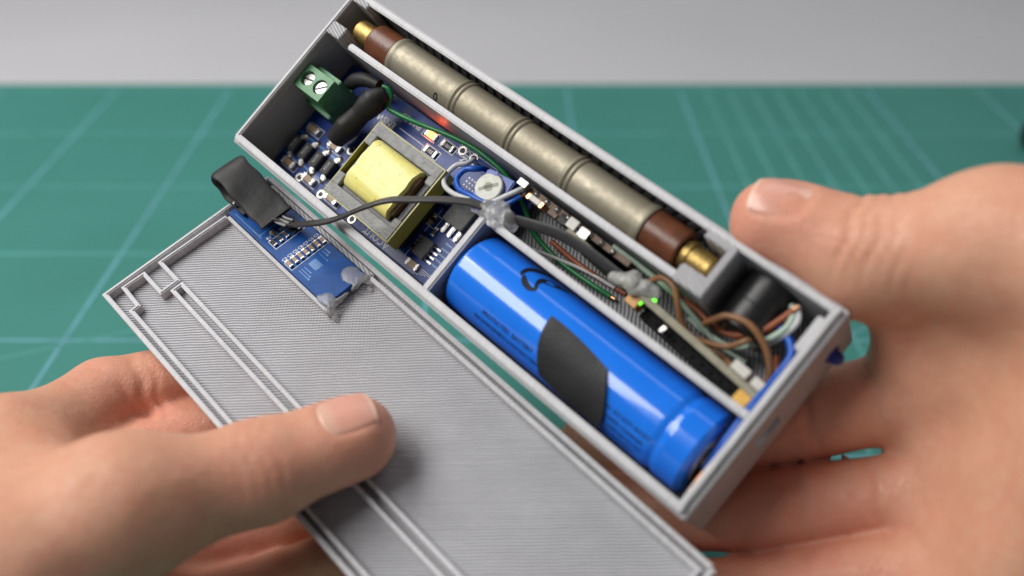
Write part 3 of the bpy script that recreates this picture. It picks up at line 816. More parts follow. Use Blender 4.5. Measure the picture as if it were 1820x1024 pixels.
# lettering is printed upside down as seen from here
pcb.part('lettering', MB().text('ENSW', 2.6, 22.2, 28.6, zp + 0.015, math.pi), 'silk_print')
pcb.part('lettering', MB().text('PWLED', 2.3, 28.8, 32.3, zp + 0.015, math.pi), 'silk_print')
pcb.part('lettering', MB().text('ACOUT', 2.5, 43.0, 3.9, zp + 0.015, math.pi), 'silk_print')
pcb.part('lettering', MB().text('GND', 2.3, 48.4, 32.2, zp + 0.015, math.pi / 2), 'silk_print')
sk.box(27.2, 36.6, 29.0, 29.2, zp, zp + 0.015); sk.box(36.4, 36.6, 28.3, 29.0, zp, zp + 0.015)
outline(sk, 33.6, 38.4, 31.0, 33.8, zp + 0.015, 0.22)
outline(sk, 36.8, 42.2, 27.6, 30.2, zp + 0.015, 0.22)
outline(sk, 39.8, 45.0, 31.2, 33.8, zp + 0.015, 0.22)
outline(sk, 45.0, 58, 32.4, 35.0, zp + 0.015, 0.2)
outline(sk, 50.6, 54.6, 14.2, 17.6, zp + 0.015, 0.2)
sk.box(52.6, 52.8, 5, 26, zp, zp + 0.015)
for k in range(6): sk.box(46.5 + k * 0.2, 58 + k, 2.9 + k * 0.42, 3.02 + k * 0.42, zp - 0.01, zp + 0.012)
for i in range(9):
    for j in range(5): sk.lathe([(0, 0.32), (0.02, 0.3)], (53.0 + i * 1.0, 25.2 + j * 1.05, zp), 'Z', 6, False)
# power lamp and its resistors
lb = pcb.part('power_lamp', MB().box(35.3, 37.6, 31.6, 33.2, zp, zp + 0.8, 0.15), 'led_red_lit')
pcb.part('lead', MB().box(37.7, 38.3, 31.5, 33.3, zp, zp + 0.6, 0.1), 'pin_metal', lb)
pcb.part('lead', MB().box(34.6, 35.2, 31.5, 33.3, zp, zp + 0.6, 0.1), 'pin_metal', lb)
for x, y, s in ((39.5, 28.9, '331'), (42.4, 32.5, '1001')):
    r_ = smd(pcb, None, x, y, zp, 3.2, 1.7, 0.6, 'chip_epoxy', 0, 0.24, 'resistor')
    pcb.part('marking', MB().text(s, 1.25, x, y, zp + 0.62, math.pi), 'silk_print', r_)
# small controller chip
ic = pcb.part('chip', MB().box(54.2, 58.1, 6.7, 11.7, zp + 0.3, zp + 1.7, 0.15), 'chip_light')
for i in range(4):
    for sg in (-1, 1):
        yy = 7.3 + i * 1.27
        x0 = 56.15 + sg * 2.9
        pcb.part('pin', MB().box(x0 - 0.95, x0 + 0.95, yy - 0.25, yy + 0.25, zp, zp + 0.28, 0.08).box(56.15 + sg * 2.0 - 0.2, 56.15 + sg * 2.0 + 0.2, yy - 0.22, yy + 0.22, zp + 0.2, zp + 0.9, 0.08), 'pin_metal', ic)
# power transistor
dp = pcb.part('transistor', MB().box(55.5, 62.2, 17.6, 24.0, zp + 0.1, zp + 2.4, 0.2), 'chip_light')
for i in range(3): pcb.part('pin', MB().box(56.2 + i * 2.2, 57.4 + i * 2.2, 14.9, 17.8, zp, zp + 0.75, 0.2), 'solder', dp)
smd(pcb, None, 52.7, 15.9, zp, 2.3, 1.35, 0.8, 'ceramic_tan', math.pi / 2, 0.26)
smd(pcb, None, 55.3, 13.9, zp, 1.8, 1.0, 0.6, 'chip_light', math.pi / 2, 0.3, 'resistor')
smd(pcb, None, 56.4, 4.5, zp, 3.0, 1.7, 1.0, 'ceramic_tan', 0, 0.28)
smd(pcb, None, 66, 6.0, zp, 3.0, 1.6, 0.7, 'ceramic_tan', 0, 0.28)
smd(pcb, None, 66.5, 11.0, zp, 2.4, 1.4, 0.7, 'chip_epoxy', 0.0, 0.28, 'resistor')
pcb.part('silkscreen', sk, 'silk_print', kind='stuff')
tc = MB()
for k in range(6): tc.box(59.5, 70, 7.2 + k * 1.5, 7.7 + k * 1.5, zp - 0.015, zp + 0.01)
tc.box(2.4, 23, 12.6, 13.2, zp - 0.015, zp + 0.01); tc.box(2.4, 23, 6.0, 6.4, zp - 0.015, zp + 0.01)
pcb.part('trace', tc, 'copper_trace', kind='stuff')

# transformer
core = MB()
zc0, zc1 = -10.4, -6.0
for a in ((28.6, 52.4, 5.0, 8.0), (28.6, 52.4, 23.4, 26.3), (28.6, 31.0, 8.0, 11.2), (28.6, 31.0, 20.3, 23.4), (50.0, 52.4, 8.0, 10.6), (50.0, 52.4, 21.2, 23.4)):
    core.box(a[0], a[1], a[2] + 0.01, a[3] - 0.01, zc0, zc1, 0.22)
core_o = pcb.part('transformer_core', core, 'ferrite')
tape = MB()
for a in ((28.35, 52.65, 4.72, 5.0), (28.35, 52.65, 26.3, 26.58), (28.32, 28.6, 4.72, 26.58), (52.4, 52.75, 4.70, 26.6)):
    tape.box(a[0], a[1], a[2], a[3], -11.2, -6.22)
pcb.part('tape_band', tape, 'olive_tape', core_o)
bob = MB().box(29.6, 51.4, 8.05, 23.3, -13.2, -7.2, 0.2)
bob.box(30.2, 51.6, 6, 25.4, -15.4, -11.4, 0.3)
pcb.part('bobbin', bob, 'black_plastic', core_o)
bm = bmesh.new(); bmesh.ops.create_cube(bm, size=1)
bmesh.ops.subdivide_edges(bm, edges=bm.edges[:], cuts=9, use_grid_fill=True)
for v in bm.verts:
    x, y, z = v.co * 2
    q = (abs(y) ** 4.5 + abs(z) ** 4.5) ** (1 / 4.5); qm = max(abs(y), abs(z), 1e-6)
    sc_ = qm / max(q, 1e-6)
    v.co = (40.5 + x * 7.9 * (1 + 0.02 * math.sin(9 * y)), 16.0 + y * sc_ * 7.15, -9.2 + z * sc_ * (5.3 + 0.35 * math.cos(1.4 * x)))
bm.verts.index_update()
wd = MB().add([v.co for v in bm.verts], [[v.index for v in f.verts] for f in bm.faces], True); bm.free()
pcb.part('winding', wd, 'yellow_tape', core_o)
pcb.part('winding_end', MB().box(48.5, 49.3, 10.2, 21.8, -12.5, -5.4, 0.3), 'board_brown', core_o)
for y in (8, 12, 16, 20, 24):
    pcb.part('terminal_pin', MB().box(52.8, 53.7, y - 0.4, y + 0.4, PZ, PZ + 2.0, 0.15), 'black_plastic', core_o)

# green screw terminal
def well_top(mb, x0, x1, y0, y1, cx, cy, r, z, depth):
    angs = sorted([2 * math.pi * k / 28 for k in range(28)] + [math.atan2(y - cy, x - cx) % (2 * math.pi) for x in (x0, x1) for y in (y0, y1)])
    out, inn, low = [], [], []
    for a in angs:
        c, q = math.cos(a), math.sin(a)
        tt = min([(x1 - cx) / c if c > 1e-9 else 1e9, (x0 - cx) / c if c < -1e-9 else 1e9, (y1 - cy) / q if q > 1e-9 else 1e9, (y0 - cy) / q if q < -1e-9 else 1e9])
        out.append((cx + c * tt, cy + q * tt, z)); inn.append((cx + c * r, cy + q * r, z)); low.append((cx + c * r, cy + q * r, z - depth))
    n = len(angs); fs = []
    for k in range(n):
        k2 = (k + 1) % n
        fs += [(k, k2, n + k2, n + k), (n + k, n + k2, 2 * n + k2, 2 * n + k)]
    fs.append(tuple(2 * n + k for k in range(n)))
    mb.add(out + inn + low, fs)
tgm = MB()
well_top(tgm, 2.0, 7.1, 20.9, 27.5, 4.6, 24.2, 2.05, -3.0, 2.6); well_top(tgm, 7.1, 12.1, 20.9, 27.5, 9.6, 24.2, 2.05, -3.0, 2.6)
tgm.add([(2, 20.9, -3), (12.1, 20.9, -3), (12.1, 27.5, -3), (2, 27.5, -3), (2, 20.4, -11), (12.1, 20.4, -11), (12.1, 28, -11), (2, 28, -11)], [(0, 1, 5, 4), (1, 2, 6, 5), (2, 3, 7, 6), (3, 0, 4, 7)])
tg = pcb.part('screw_terminal', tgm, 'terminal_green')
pcb.part('terminal_base', MB().box(2.0, 12.1, 19.6, 29.0, PZ, -10.2, 0.3).box(2.4, 11.7, 27.7, 28.8, -10.5, -5.4, 0.25), 'terminal_green', tg)
for x, zs, an in ((4.6, -4.0, 0.2), (9.6, -3.7, 0.75)):
    pcb.part('screw', MB().lathe([(-1.0, 1.9), (0, 1.9), (0.16, 1.6), (0.17, 0.05)], (x, 24.2, zs), 'Z', 28), 'pin_metal', tg)
    pcb.part('screw_slot', MB().box(x - 1.75, x + 1.75, 23.92, 24.48, zs + 0.1, zs + 0.2, 0, an), 'ink_and_recess_black', tg)  # black bar painted for the shade in the screw's slot
    pcb.part('wire_port', MB().box(x - 1.6, x + 1.6, 19.5, 19.62, -14.8, -11.4), 'ink_and_recess_black', tg)  # black plate painted for the shade inside the wire opening

# heat shrink on the tube wire
hs = Thing('heat_shrink_lump', 'thick lumpy black heat shrink beside the green terminal', 'heat shrink', CASE, (18, 17, -15))
P = spline([(17.0, 16.4, -11.4), (18.3, 20.0, -10.2), (19.6, 23.5, -9.2), (21.2, 27.4, -8.0), (22.6, 31.0, -7.2), (23.6, 33.2, -7.2)], 8)
rad = [2.7, 3.1, 3.5, 3.1, 2.9, 3.5, 3.6, 2.6, 1.9]
hs.part('sleeve', MB().tube(P.tolist(), rad, 24, 1, 0.85), 'heat_shrink')
hs2 = Thing('heat_shrink_sleeve', 'thin black sleeve behind the green terminal', 'sleeve', CASE, (11, 30, -12))
hs2.part('sleeve', MB().tube([(9.5, 29.6, -11.0), (11.5, 31.6, -9.4), (15, 33.2, -8.6), (19.5, 34.0, -8.4)], [1.6, 1.9, 1.8, 1.5], 18, 8), 'heat_shrink')

# ------------------------------------------------------------------ trimmer
tz = -7.0
trm = Thing('trimmer', 'blue trimmer with white slotted dial on the case wires', 'trimmer', CASE, (64.5, 29.5, -13))
Rz = Matrix.Translation((64.6, 29.6, 0)) @ Matrix.Rotation(math.radians(8), 4, 'Z') @ Matrix.Translation((-64.6, -29.6, 0))
trm.part('body', MB().box(60.8, 68.8, 26.0, 33.6, -12.8, tz - 0.7, 0.3).move(Rz), 'trimmer_blue')
dial = trm.part('dial', MB().lathe([(-0.8, 3.5), (0.35, 3.45), (0.6, 3.2)], (64.3, 29.4, tz), 'Z', 40), 'trimmer_white')
trm.part('dial_slot', MB().box(61.9, 66.7, 29.0, 29.8, tz + 0.5, tz + 0.66, 0.0, math.radians(48)).lathe([(0.5, 1.15), (0.66, 1.12)], (64.3, 29.4, tz), 'Z', 20, False), 'trimmer_slot', dial)
trm.part('dial_notch', MB().box(62.0, 64.2, 32.2, 33.2, tz + 0.3, tz + 0.65, 0.0, math.radians(10)), 'trimmer_blue', dial)
def wire(name, label, path, r, mat, bare=True, group=None, steps=8):
    w = Thing(name, label, 'wire', CASE, tuple(path[0]), group)
    w.part('insulation', MB().tube(path, r, 12, steps), mat)
    if bare:
        a, b = np.array(path[-2], float), np.array(path[-1], float)
        d = (b - a) / np.linalg.norm(b - a)
        w.part('bare_end', MB().tube([tuple(b - d * 0.2), tuple(b + d * 0.6), tuple(b + d * 1.2)], r * 0.55, 8, 4), 'copper')
    return w
wire('trimmer_wire', 'white wire looping from the board beside the blue trimmer', [(52.2, 33.0, -15.0), (53.6, 33.0, -11), (54.0, 31.0, -9.0), (52.7, 29.0, -8.0), (52.6, 25.6, -7.6), (54.6, 23.6, -6.8), (59.0, 23.2, -5.2), (64, 24.2, -4.4)], 0.62, 'wire_white')
wire('trimmer_wire', 'blue wire looping from the board beside the blue trimmer', [(56.4, 33.4, -15.0), (57.2, 32.6, -11), (57.0, 31.2, -8.8), (55.2, 29.6, -8.4), (55.2, 26.8, -8.0), (58.2, 25.0, -7.0), (62.5, 25.2, -5.8), (67, 25.6, -5)], 0.72, 'wire_blue')
wire('signal_wire', 'long green wire bending along the tube divider and board', [(21.6, 34.2, -7.0), (23.4, 34.4, -7.2), (24.6, 33.4, -8.2), (25.2, 30.9, -9.2), (28.4, 31.0, -9.6), (33.0, 31.7, -9.6), (38.4, 32.6, -9.0), (44.6, 34.0, -9.2), (51.0, 35.0, -9.6), (56.6, 35.1, -9.8), (63.6, 34.4, -11.2), (69.8, 31.6, -14.8), (74.4, 28.4, -17.4), (79, 27.2, -18.5), (86, 26.4, -18.4), (95, 26.6, -17.6), (100, 27, -18)], 0.62, 'wire_green', steps=10)
wire('jumper_wire', 'pale yellow wire loop right of the blue trimmer', [(67, 25.5, -5), (69.5, 27.0, -3.6), (71.5, 29.6, -3.0), (72.6, 31.6, -3.2), (73, 33.2, -4)], 0.6, 'wire_white')
wire('jumper_wire', 'short blue wire loop right of the blue trimmer', [(68.5, 25.3, -5.4), (71, 26.8, -4.2), (73, 29.2, -3.8), (73.8, 31.6, -4.2)], 0.55, 'wire_blue')

# glue that ties the cable to the wall corner
single('glue_lump', lumps([(71.5, 24.2, -0.8, 2.0), (74.2, 24.8, -0.6, 2.2), (76.4, 25.6, -1.2, 1.9), (69.0, 23.4, -0.4, 1.3), (73.0, 26.6, -2.0, 1.8), (77.8, 25.0, -2.2, 1.5), (75.4, 23.0, 0.0, 1.2), (70.4, 25.6, -2.2, 1.4), (74.5, 27.4, -0.6, 1.0)], 1.0, 1.0, 0.2), 'hot_glue', 'clear glue lump joining cable and wires at the battery wall corner', 'glue', CASE, (73, 24.5, -3))

# grey ribbon going on from the glue
rb2 = Thing('ribbon_cable', 'dark grey flat ribbon running from glue lump above the green wire', 'cable', CASE, (77, 25, -3))
rb2.part('sleeve', MB().tube([(75.5, 25.6, -1.6), (80, 27.2, -2.0), (88, 29.6, -2.4), (96, 30.4, -3.2), (105, 30.4, -4.2)], [0.9, 1.2, 1.35, 1.3, 1.1], 20, 8, 0.28, (0, 0.86, 0.5)), 'ribbon_grey')
for q in (-0.7, 0.0, 0.7):
    rb2.part('strand', MB().tube([(104.4, 30.4 + q, -4.1 + q * .5), (106.5, 30.5 + q, -4.8 + q * .5), (108.4, 30.6 + q, -6)], 0.4, 8, 6), 'wire_dark')

# ------------------------------------------------------------------ upright boards in the middle bay
def upright(name, label, a, b, z0, z1, th_, face, edge, base):
    t_ = Thing(name, label, 'circuit board', CASE, base)
    a, b = np.array(a, float), np.array(b, float); d = (b - a) / np.linalg.norm(b - a); n_ = np.array((-d[1], d[0]))
    def sl(h0, h1, zz0, zz1, u0=0.0, u1=None):
        u1 = np.linalg.norm(b - a) if u1 is None else u1
        pp = [a + d * u0 + n_ * h0, a + d * u1 + n_ * h0, a + d * u1 + n_ * h1, a + d * u0 + n_ * h1]
        return MB().prism([tuple(p) for p in pp], zz0, zz1)
    t_.part('board', sl(-th_ / 2, th_ / 2, z0, z1), edge)
    t_.part('board_face', sl(-th_ / 2 - 0.06, -th_ / 2, z0, z1 - 0.2), face)
    t_.part('board_face', sl(th_ / 2, th_ / 2 + 0.06, z0, z1 - 0.2), face)
    return t_, sl
ch, sl = upright('charger_board', 'upright board with pale edge and black header beside battery wall', (88.0, 31.6), (142.0, 27.0), -19.4, -4.2, 1.5, 'board_green', 'board_edge', (115, 29, -19.4))
hd = ch.part('pin_header', sl(-3.3, -0.85, -12.0, -8.2, 24, 50.5), 'matte_black')
for i in range(10):
    ch.part('pin', sl(-2.5, -1.9, -8.2, -7.7, 25 + i * 2.54, 25.6 + i * 2.54), 'matte_black', hd)
ch.part('capacitor', sl(-3.0, -0.85, -8.5, -4.6, 20.5, 23.4), 'ceramic_orange')
ch.part('capacitor', sl(-3.4, -0.85, -9.5, -4.6, 50.6, 53.6), 'tantalum_yellow')
for u in (30.2,):
    ch.part('solder_joint', sl(-2.9, -1.4, -6.5, -5.6, u, u + 0.9), 'solder')
ch.part('lamp', sl(-1.6, -0.85, -6.0, -4.9, 22.4, 23.5), 'led_green_lit')
ch.part('lamp', sl(0.85, 1.5, -7.2, -5.8, 24.0, 25.0), 'led_green_lit')
jst = ch.part('plug', sl(1.0, 3.0, -9.0, -4.4, 46.2, 50.0), 'connector_white')
ch.part('plug', sl(1.0, 2.9, -8.4, -4.6, 51.2, 53.6), 'connector_white')
ub, sl2 = upright('sensor_board', 'small upright brown-edged board beside the tube divider', (71.5, 34.3), (104, 33.6), -17.5, -5.0, 1.3, 'dark_board', 'board_brown', (85, 34, -17.5))
for u0, u1, w0, w1, z, mt in ((4.0, 7.0, -1.9, -0.7, -4.4, 'connector_white'), (3.2, 3.9, -2.0, -0.7, -4.6, 'copper'), (7.1, 7.9, -2.0, -0.7, -4.6, 'copper'), (0.2, 2.6, -0.8, 0.6, -2.6, 'solder'), (15.5, 18.0, -1.7, 0.6, -3.8, 'connector_white'), (19.0, 21.4, -1.8, 0.2, -4.0, 'solder'), (9.5, 12.0, -1.8, -0.7, -5.2, 'board_brown'), (12.6, 14.6, -1.9, 0.3, -5.0, 'chip_epoxy')):
    ub.part('chip' if mt not in ('solder',) else 'solder_joint', sl2(w0, w1, -7.5, z, u0, u1), mt)
for i in range(9): ub.part('solder_joint', MB().lathe([(0, 0.75), (0.5, 0.6), (0.8, 0.15)], (73 + i * 3.3, 34.2 - i * 0.07, -5.0), 'Z', 10), 'solder')
single('glue_lump', lumps([(105.5, 29.8, -3.6, 1.7), (108.0, 30.6, -3.2, 1.9), (110.6, 31.4, -3.8, 1.7), (107, 31.8, -4.4, 1.6), (103.4, 29.4, -4.6, 1.4), (112.4, 31.8, -4.6, 1.4), (109, 29.4, -3.9, 1.2)], 1.0, 1.0, 0.22), 'cloudy_glue', 'cloudy glue lump around the glowing green lamps', 'glue', CASE, (108, 30.5, -6))

# ------------------------------------------------------------------ loose wires at the right end
wire('loose_wire', 'brown wire arching out of the cloudy glue lump', [(109.8, 33.0, -5.2), (112.0, 35.0, -3.6), (115.4, 34.8, -3.2), (118.0, 32.6, -4.2), (120.2, 30.4, -6.0), (123.6, 29.4, -8.0), (129.6, 31.6, -8.6), (132.8, 35.0, -7.2), (134.6, 39, -9), (136.5, 43, -10)], 0.66, 'wire_brown', bare=False)
wire('loose_wire', 'brown wire loop lying in front of the black buzzer', [(123.5, 33.2, -9), (125.3, 34.6, -6.2), (127.4, 36.6, -5.0), (132.0, 37.6, -4.6), (136.8, 36.0, -6.0), (140.2, 32.8, -8.4), (140.4, 30.2, -11)], 0.74, 'wire_brown', bare=False)
wire('loose_wire', 'rust red wire running to the corner past the buzzer', [(113, 35.0, -14), (118.5, 35.0, -11.0), (123.5, 34.2, -10.5), (129.0, 34.6, -9.8), (133.5, 38.0, -8.0), (135.8, 42.6, -6.5), (136.6, 45.2, -6.0)], 0.66, 'wire_rust')
wire('loose_wire', 'thin brown wire behind the white plugs', [(126, 29.8, -13), (130.0, 30.2, -12), (133.4, 29.4, -9.5), (137, 28.8, -8.4)], 0.6, 'wire_brown', bare=False)
wire('loose_wire', 'rust wire dropping beside the blue wire', [(138.2, 36.8, -12), (140.0, 34.4, -12.5), (140.8, 31, -13), (140, 28.6, -14)], 0.7, 'wire_rust', bare=False)
wire('loose_wire', 'bright blue wire bending along the case end wall', [(134.6, 42.6, -9.5), (136.6, 41.0, -8.0), (139.6, 39.8, -7.4), (141.6, 37.6, -7.0), (142.0, 34.0, -6.6), (142.3, 29.0, -5.2), (142.5, 24.4, -3.6), (142.7, 17, -3.4), (142.7, 10, -5.0)], 0.85, 'wire_blue', bare=False)
wire('loose_wire', 'pale mint wire crossing over the blue wire', [(135.6, 46, -7.4), (137.4, 43.6, -6.2), (137.4, 40.6, -6.4), (134.8, 36.6, -9), (130, 33.4, -13.5), (124.0, 32.6, -15), (118, 33, -15.4)], 0.65, 'wire_mint', bare=False)
wire('loose_wire', 'white wire beside the mint wire near the corner', [(136.6, 46.4, -7.6), (138.6, 43.8, -6.2), (138.0, 40.4, -7.0), (136.0, 37.6, -10)], 0.62, 'wire_white', bare=False)
wire('loose_wire', 'white and green wire along the divider above the glue', [(98, 34.8, -6), (106, 34.9, -8.0), (113.4, 34.6, -10), (119, 33.6, -12), (126, 32.2, -15), (133, 32.6, -17)], 0.62, 'wire_mint', bare=False)
wire('loose_wire', 'thin pale wire between green wire and ribbon', [(78, 24.6, -16), (84, 26.6, -17.8), (92, 28.4, -18.2), (100, 29.0, -17)], 0.45, 'wire_white', bare=False)
wire('loose_wire', 'brown wire beneath the grey ribbon', [(80, 29, -17.5), (88, 28.6, -18.4), (96, 28.8, -18), (103, 29.4, -17)], 0.6, 'wire_rust', bare=False)

# buzzer
bz = Thing('buzzer', 'black round buzzer lying in the far right bay of the case', 'buzzer', CASE, (129.5, 43, -19))
bz.part('housing', MB().lathe([(-6.9, 5.6), (-6.6, 6.0), (5.0, 6.0), (5.2, 5.8), (5.35, 5.5)], (129.6, 42.6, -11.0), 'Y', 48), 'black_plastic')
bz.part('ring', MB().lathe([(-1.2, 6.03), (-1.1, 6.1), (-0.8, 6.1), (-0.7, 6.03)], (129.6, 42.6, -11.0), 'Y', 48), 'black_plastic')
bz.part('pin', MB().tube([(127, 36.0, -9), (127, 34.4, -8.6)], 0.35, 8, 3), 'brass')
bz.part('pin', MB().tube([(132.4, 36.0, -9), (132.4, 34.6, -8.6)], 0.35, 8, 3), 'brass')

# ------------------------------------------------------------------ Geiger tube
TY, TZ = 42.3, -5.9
gt = Thing('geiger_tube', 'long nickel metal tube with brown end collars along case wall', 'tube', CASE, (62, TY, TZ))
prof = [(20.9, 4.3), (21.0, 5.05), (21.6, 5.3), (22.3, 5.3), (22.7, 5.05), (23.4, 5.0)]
for xj in (44.8, 63.2, 81.2):
    prof += [(xj - 2.0, 5.0), (xj - 1.4, 4.98), (xj - 1.1, 5.25), (xj - 0.7, 5.42), (xj - 0.35, 5.3), (xj, 4.92), (xj + 0.35, 5.3), (xj + 0.7, 5.42), (xj + 1.1, 5.25), (xj + 1.4, 4.98), (xj + 2.0, 5.0)]
prof += [(99.6, 5.0), (100.4, 4.96), (100.9, 5.25), (101.9, 5.3), (102.4, 5.1), (102.5, 4.3)]
gt.part('metal_body', MB().lathe(prof, (0, TY, TZ), 'X', 72), 'nickel')
gt.part('collar', MB().lathe([(12.3, 3.6), (12.4, 4.5), (12.8, 4.75), (20.6, 4.8), (20.8, 4.6)], (0, TY, TZ), 'X', 64), 'bakelite')
gt.part('collar', MB().lathe([(102.6, 4.6), (102.8, 4.85), (111.2, 4.8), (111.6, 4.5), (111.7, 3.6)], (0, TY, TZ), 'X', 64), 'bakelite')
gt.part('end_cap', MB().lathe([(5.6, 0.5), (5.65, 2.6), (6.0, 3.0), (11.2, 3.05), (11.3, 3.5), (11.7, 3.6), (12.2, 3.55), (12.3, 3.2)], (0, TY, TZ), 'X', 48), 'brass')
gt.part('end_cap', MB().lathe([(111.8, 3.2), (112.0, 3.5), (113.4, 3.5), (113.6, 3.05), (118.6, 3.0), (119.2, 2.6), (119.3, 0.6)], (0, TY, TZ), 'X', 48), 'brass')
gt.part('copper_washer', MB().lathe([(11.75, 3.75), (12.25, 3.75)], (0, TY, TZ), 'X', 48), 'copper')
def on_tube(p):
    a = math.pi / 2 + (TY - p[1]) / 5.0
    return (p[0], TY + 5.03 * math.cos(a), TZ + 5.03 * math.sin(a))
gt.part('marking', MB().text('10', 3.2, 40.4, TY - 3.9, 0, math.pi, on_tube), 'ink_and_recess_black')

# ------------------------------------------------------------------ battery
BY, BZ, BR = 12.3, -9.6, 9.6
bt = Thing('battery', 'bright blue cylindrical lithium battery lying in the case', 'battery', CASE, (108, BY, BZ - BR))
bprof = [(73.6, 6.2), (73.7, 8.2), (74.1, 9.05), (74.8, BR), (131.6, BR), (132.3, BR - 0.06), (132.9, BR - 0.40), (133.5, BR - 0.42), (134.1, BR - 0.08), (134.8, BR), (139.6, BR), (140.3, 8.95), (140.7, 8.2), (140.8, 6.2)]
bt.part('wrap', MB().lathe(bprof, (0, BY, BZ), 'X', 96), 'battery_wrap')
bt.part('terminal', MB().lathe([(140.7, 6.3), (141.1, 6.2), (141.15, 3.2), (142.2, 3.0), (142.3, 0.3)], (0, BY, BZ), 'X', 40), 'steel')
bt.part('terminal', MB().lathe([(73.4, 0.3), (73.45, 5.9), (73.7, 6.2)], (0, BY, BZ), 'X', 40), 'steel')
def on_batt(p):
    a = math.pi / 2 + (BY - p[1]) / BR
    r = BR + 0.03 + p[2]
    return (p[0], BY + r * math.cos(a), BZ + r * math.sin(a))
ink = MB()
# two horned flames
def horn(pts, w):
    P = spline(pts, 8); T = np.gradient(P, axis=0); T /= np.linalg.norm(T, axis=1)[:, None]; Nn = np.stack([-T[:, 1], T[:, 0]], 1)
    ws = np.interp(np.linspace(0, 1, len(P)), np.linspace(0, 1, len(w)), w)
    for i in range(len(P) - 1):
        a, b = P[i] + Nn[i] * ws[i], P[i] - Nn[i] * ws[i]; c_, d_ = P[i + 1] - Nn[i + 1] * ws[i + 1], P[i + 1] + Nn[i + 1] * ws[i + 1]
        ink.add([on_batt((*q, 0)) for q in (a, b, c_, d_)], [(0, 1, 2, 3)])
horn([(87.9, 17.9), (87.2, 18.9), (87.4, 21.0), (88.7, 23.0), (91.5, 25.6)], [0.08, 0.5, 0.7, 1.0, 0.4])
horn([(88.0, 18.8), (88.6, 17.9), (89.9, 17.0), (91.5, 16.7), (92.4, 17.4), (91.6, 18.8), (91.6, 20.6), (93.4, 21.8), (97.2, 23.6)], [0.08, 0.6, 0.75, 0.65, 0.4, 0.4, 0.85, 1.15, 0.3])
bt.part('flame_logo', ink, 'ink_and_recess_black')
for s_, size, x, y in (('PROTECTED  BATTERY', 1.45, 93.2, 6.0), ('RECHARGEABLE LI-ION BATTERY 3.7V', 1.3, 94.8, 3.9), ('CAUTION  DO NOT SHORT', 1.25, 124, 7.4),
                       ('USE SPECIFIED CHARGER', 1.25, 124, 5.5), ('DO NOT DISPOSE IN FIRE', 1.25, 124, 3.6), ('RECYCLE PROPERLY', 1.25, 124, 1.7)):
    bt.part('printed_line', MB().text(s_, size, x, y, 0, 0, on_batt), 'ink_and_recess_black')
for x, y, z, mt, lab in ((73.15, 15.2, -9, 'copper', 'copper battery contact at the left end of battery bay'), (143.0, 8.0, -8, 'copper', 'copper battery contact at the right end of battery bay')):
    k = Thing('battery_contact', lab, 'contact', CASE, (x, y, -19), 'battery contacts')
    k.part('plate', MB().box(x - 0.12, x + 0.12, y - 3.5, y + 3.5, -18, -3.5, 0.1), mt)
    k.part('tab', MB().tube([(x, y, -5), (x + (0.3 if x < 100 else -0.9), y, -7), (x + (0.3 if x < 100 else -0.9), y, -11), (x, y, -13)], 0.6, 8, 5, 3.0, (1, 0, 0)), mt)

# black tape strip over the battery
tp = MB()
n_u, n_v = 22, 16
verts = []
corn = [(98.6, 15.4), (117.6, 13.6), (122.2, 1.6), (103.4, 2.6)]     # far-left, far-right, near-right, near-left in unrolled battery coordinates
for top in (0, 1):
    for j in range(n_v + 1):
        for i in range(n_u + 1):
            u, v = i / n_u, j / n_v
            un, vn = 2 * u - 1, 2 * v - 1
            u, v = 0.5 + 0.5 * un * math.sqrt(1 - 0.20 * vn * vn), 0.5 + 0.5 * vn * math.sqrt(1 - 0.14 * un * un)
            a = np.array(corn[0]) * (1 - u) + np.array(corn[1]) * u; b = np.array(corn[3]) * (1 - u) + np.array(corn[2]) * u
            p = a * (1 - v) + b * v
            p[0] += 0.8 * math.sin(v * math.pi) * (1 if u > 0.5 else -0.3) + 0.35 * math.sin(3 * v + 4 * u)
            lift = 0.10 + 0.22 * top + (0.9 * max(0, u - 0.8) ** 1 * 2.2) + 2.6 * max(0, v - 0.62) ** 1.5 + 0.06 * math.sin(7 * u + 5 * v)
            verts.append(on_batt((p[0], p[1], lift)))
W1 = n_u + 1; H1 = (n_u + 1) * (n_v + 1); faces = []
for j in range(n_v):
    for i in range(n_u):
        q = j * W1 + i
        faces.append((q, q + W1, q + W1 + 1, q + 1)); faces.append((H1 + q, H1 + q + 1, H1 + q + W1 + 1, H1 + q + W1))
bd = [(i, 0) for i in range(n_u)] + [(n_u, j) for j in range(n_v)] + [(i, n_v) for i in range(n_u, 0, -1)] + [(0, j) for j in range(n_v, 0, -1)]
for a, b in zip(bd, bd[1:] + bd[:1]):
    qa, qb = a[1] * W1 + a[0], b[1] * W1 + b[0]
    faces.append((qa, qb, H1 + qb, H1 + qa))
single('tape_strip', MB().add(verts, faces, True), 'black_tape', 'matte black tape strip stuck across the blue battery', 'tape', CASE, (111, 9, -1))

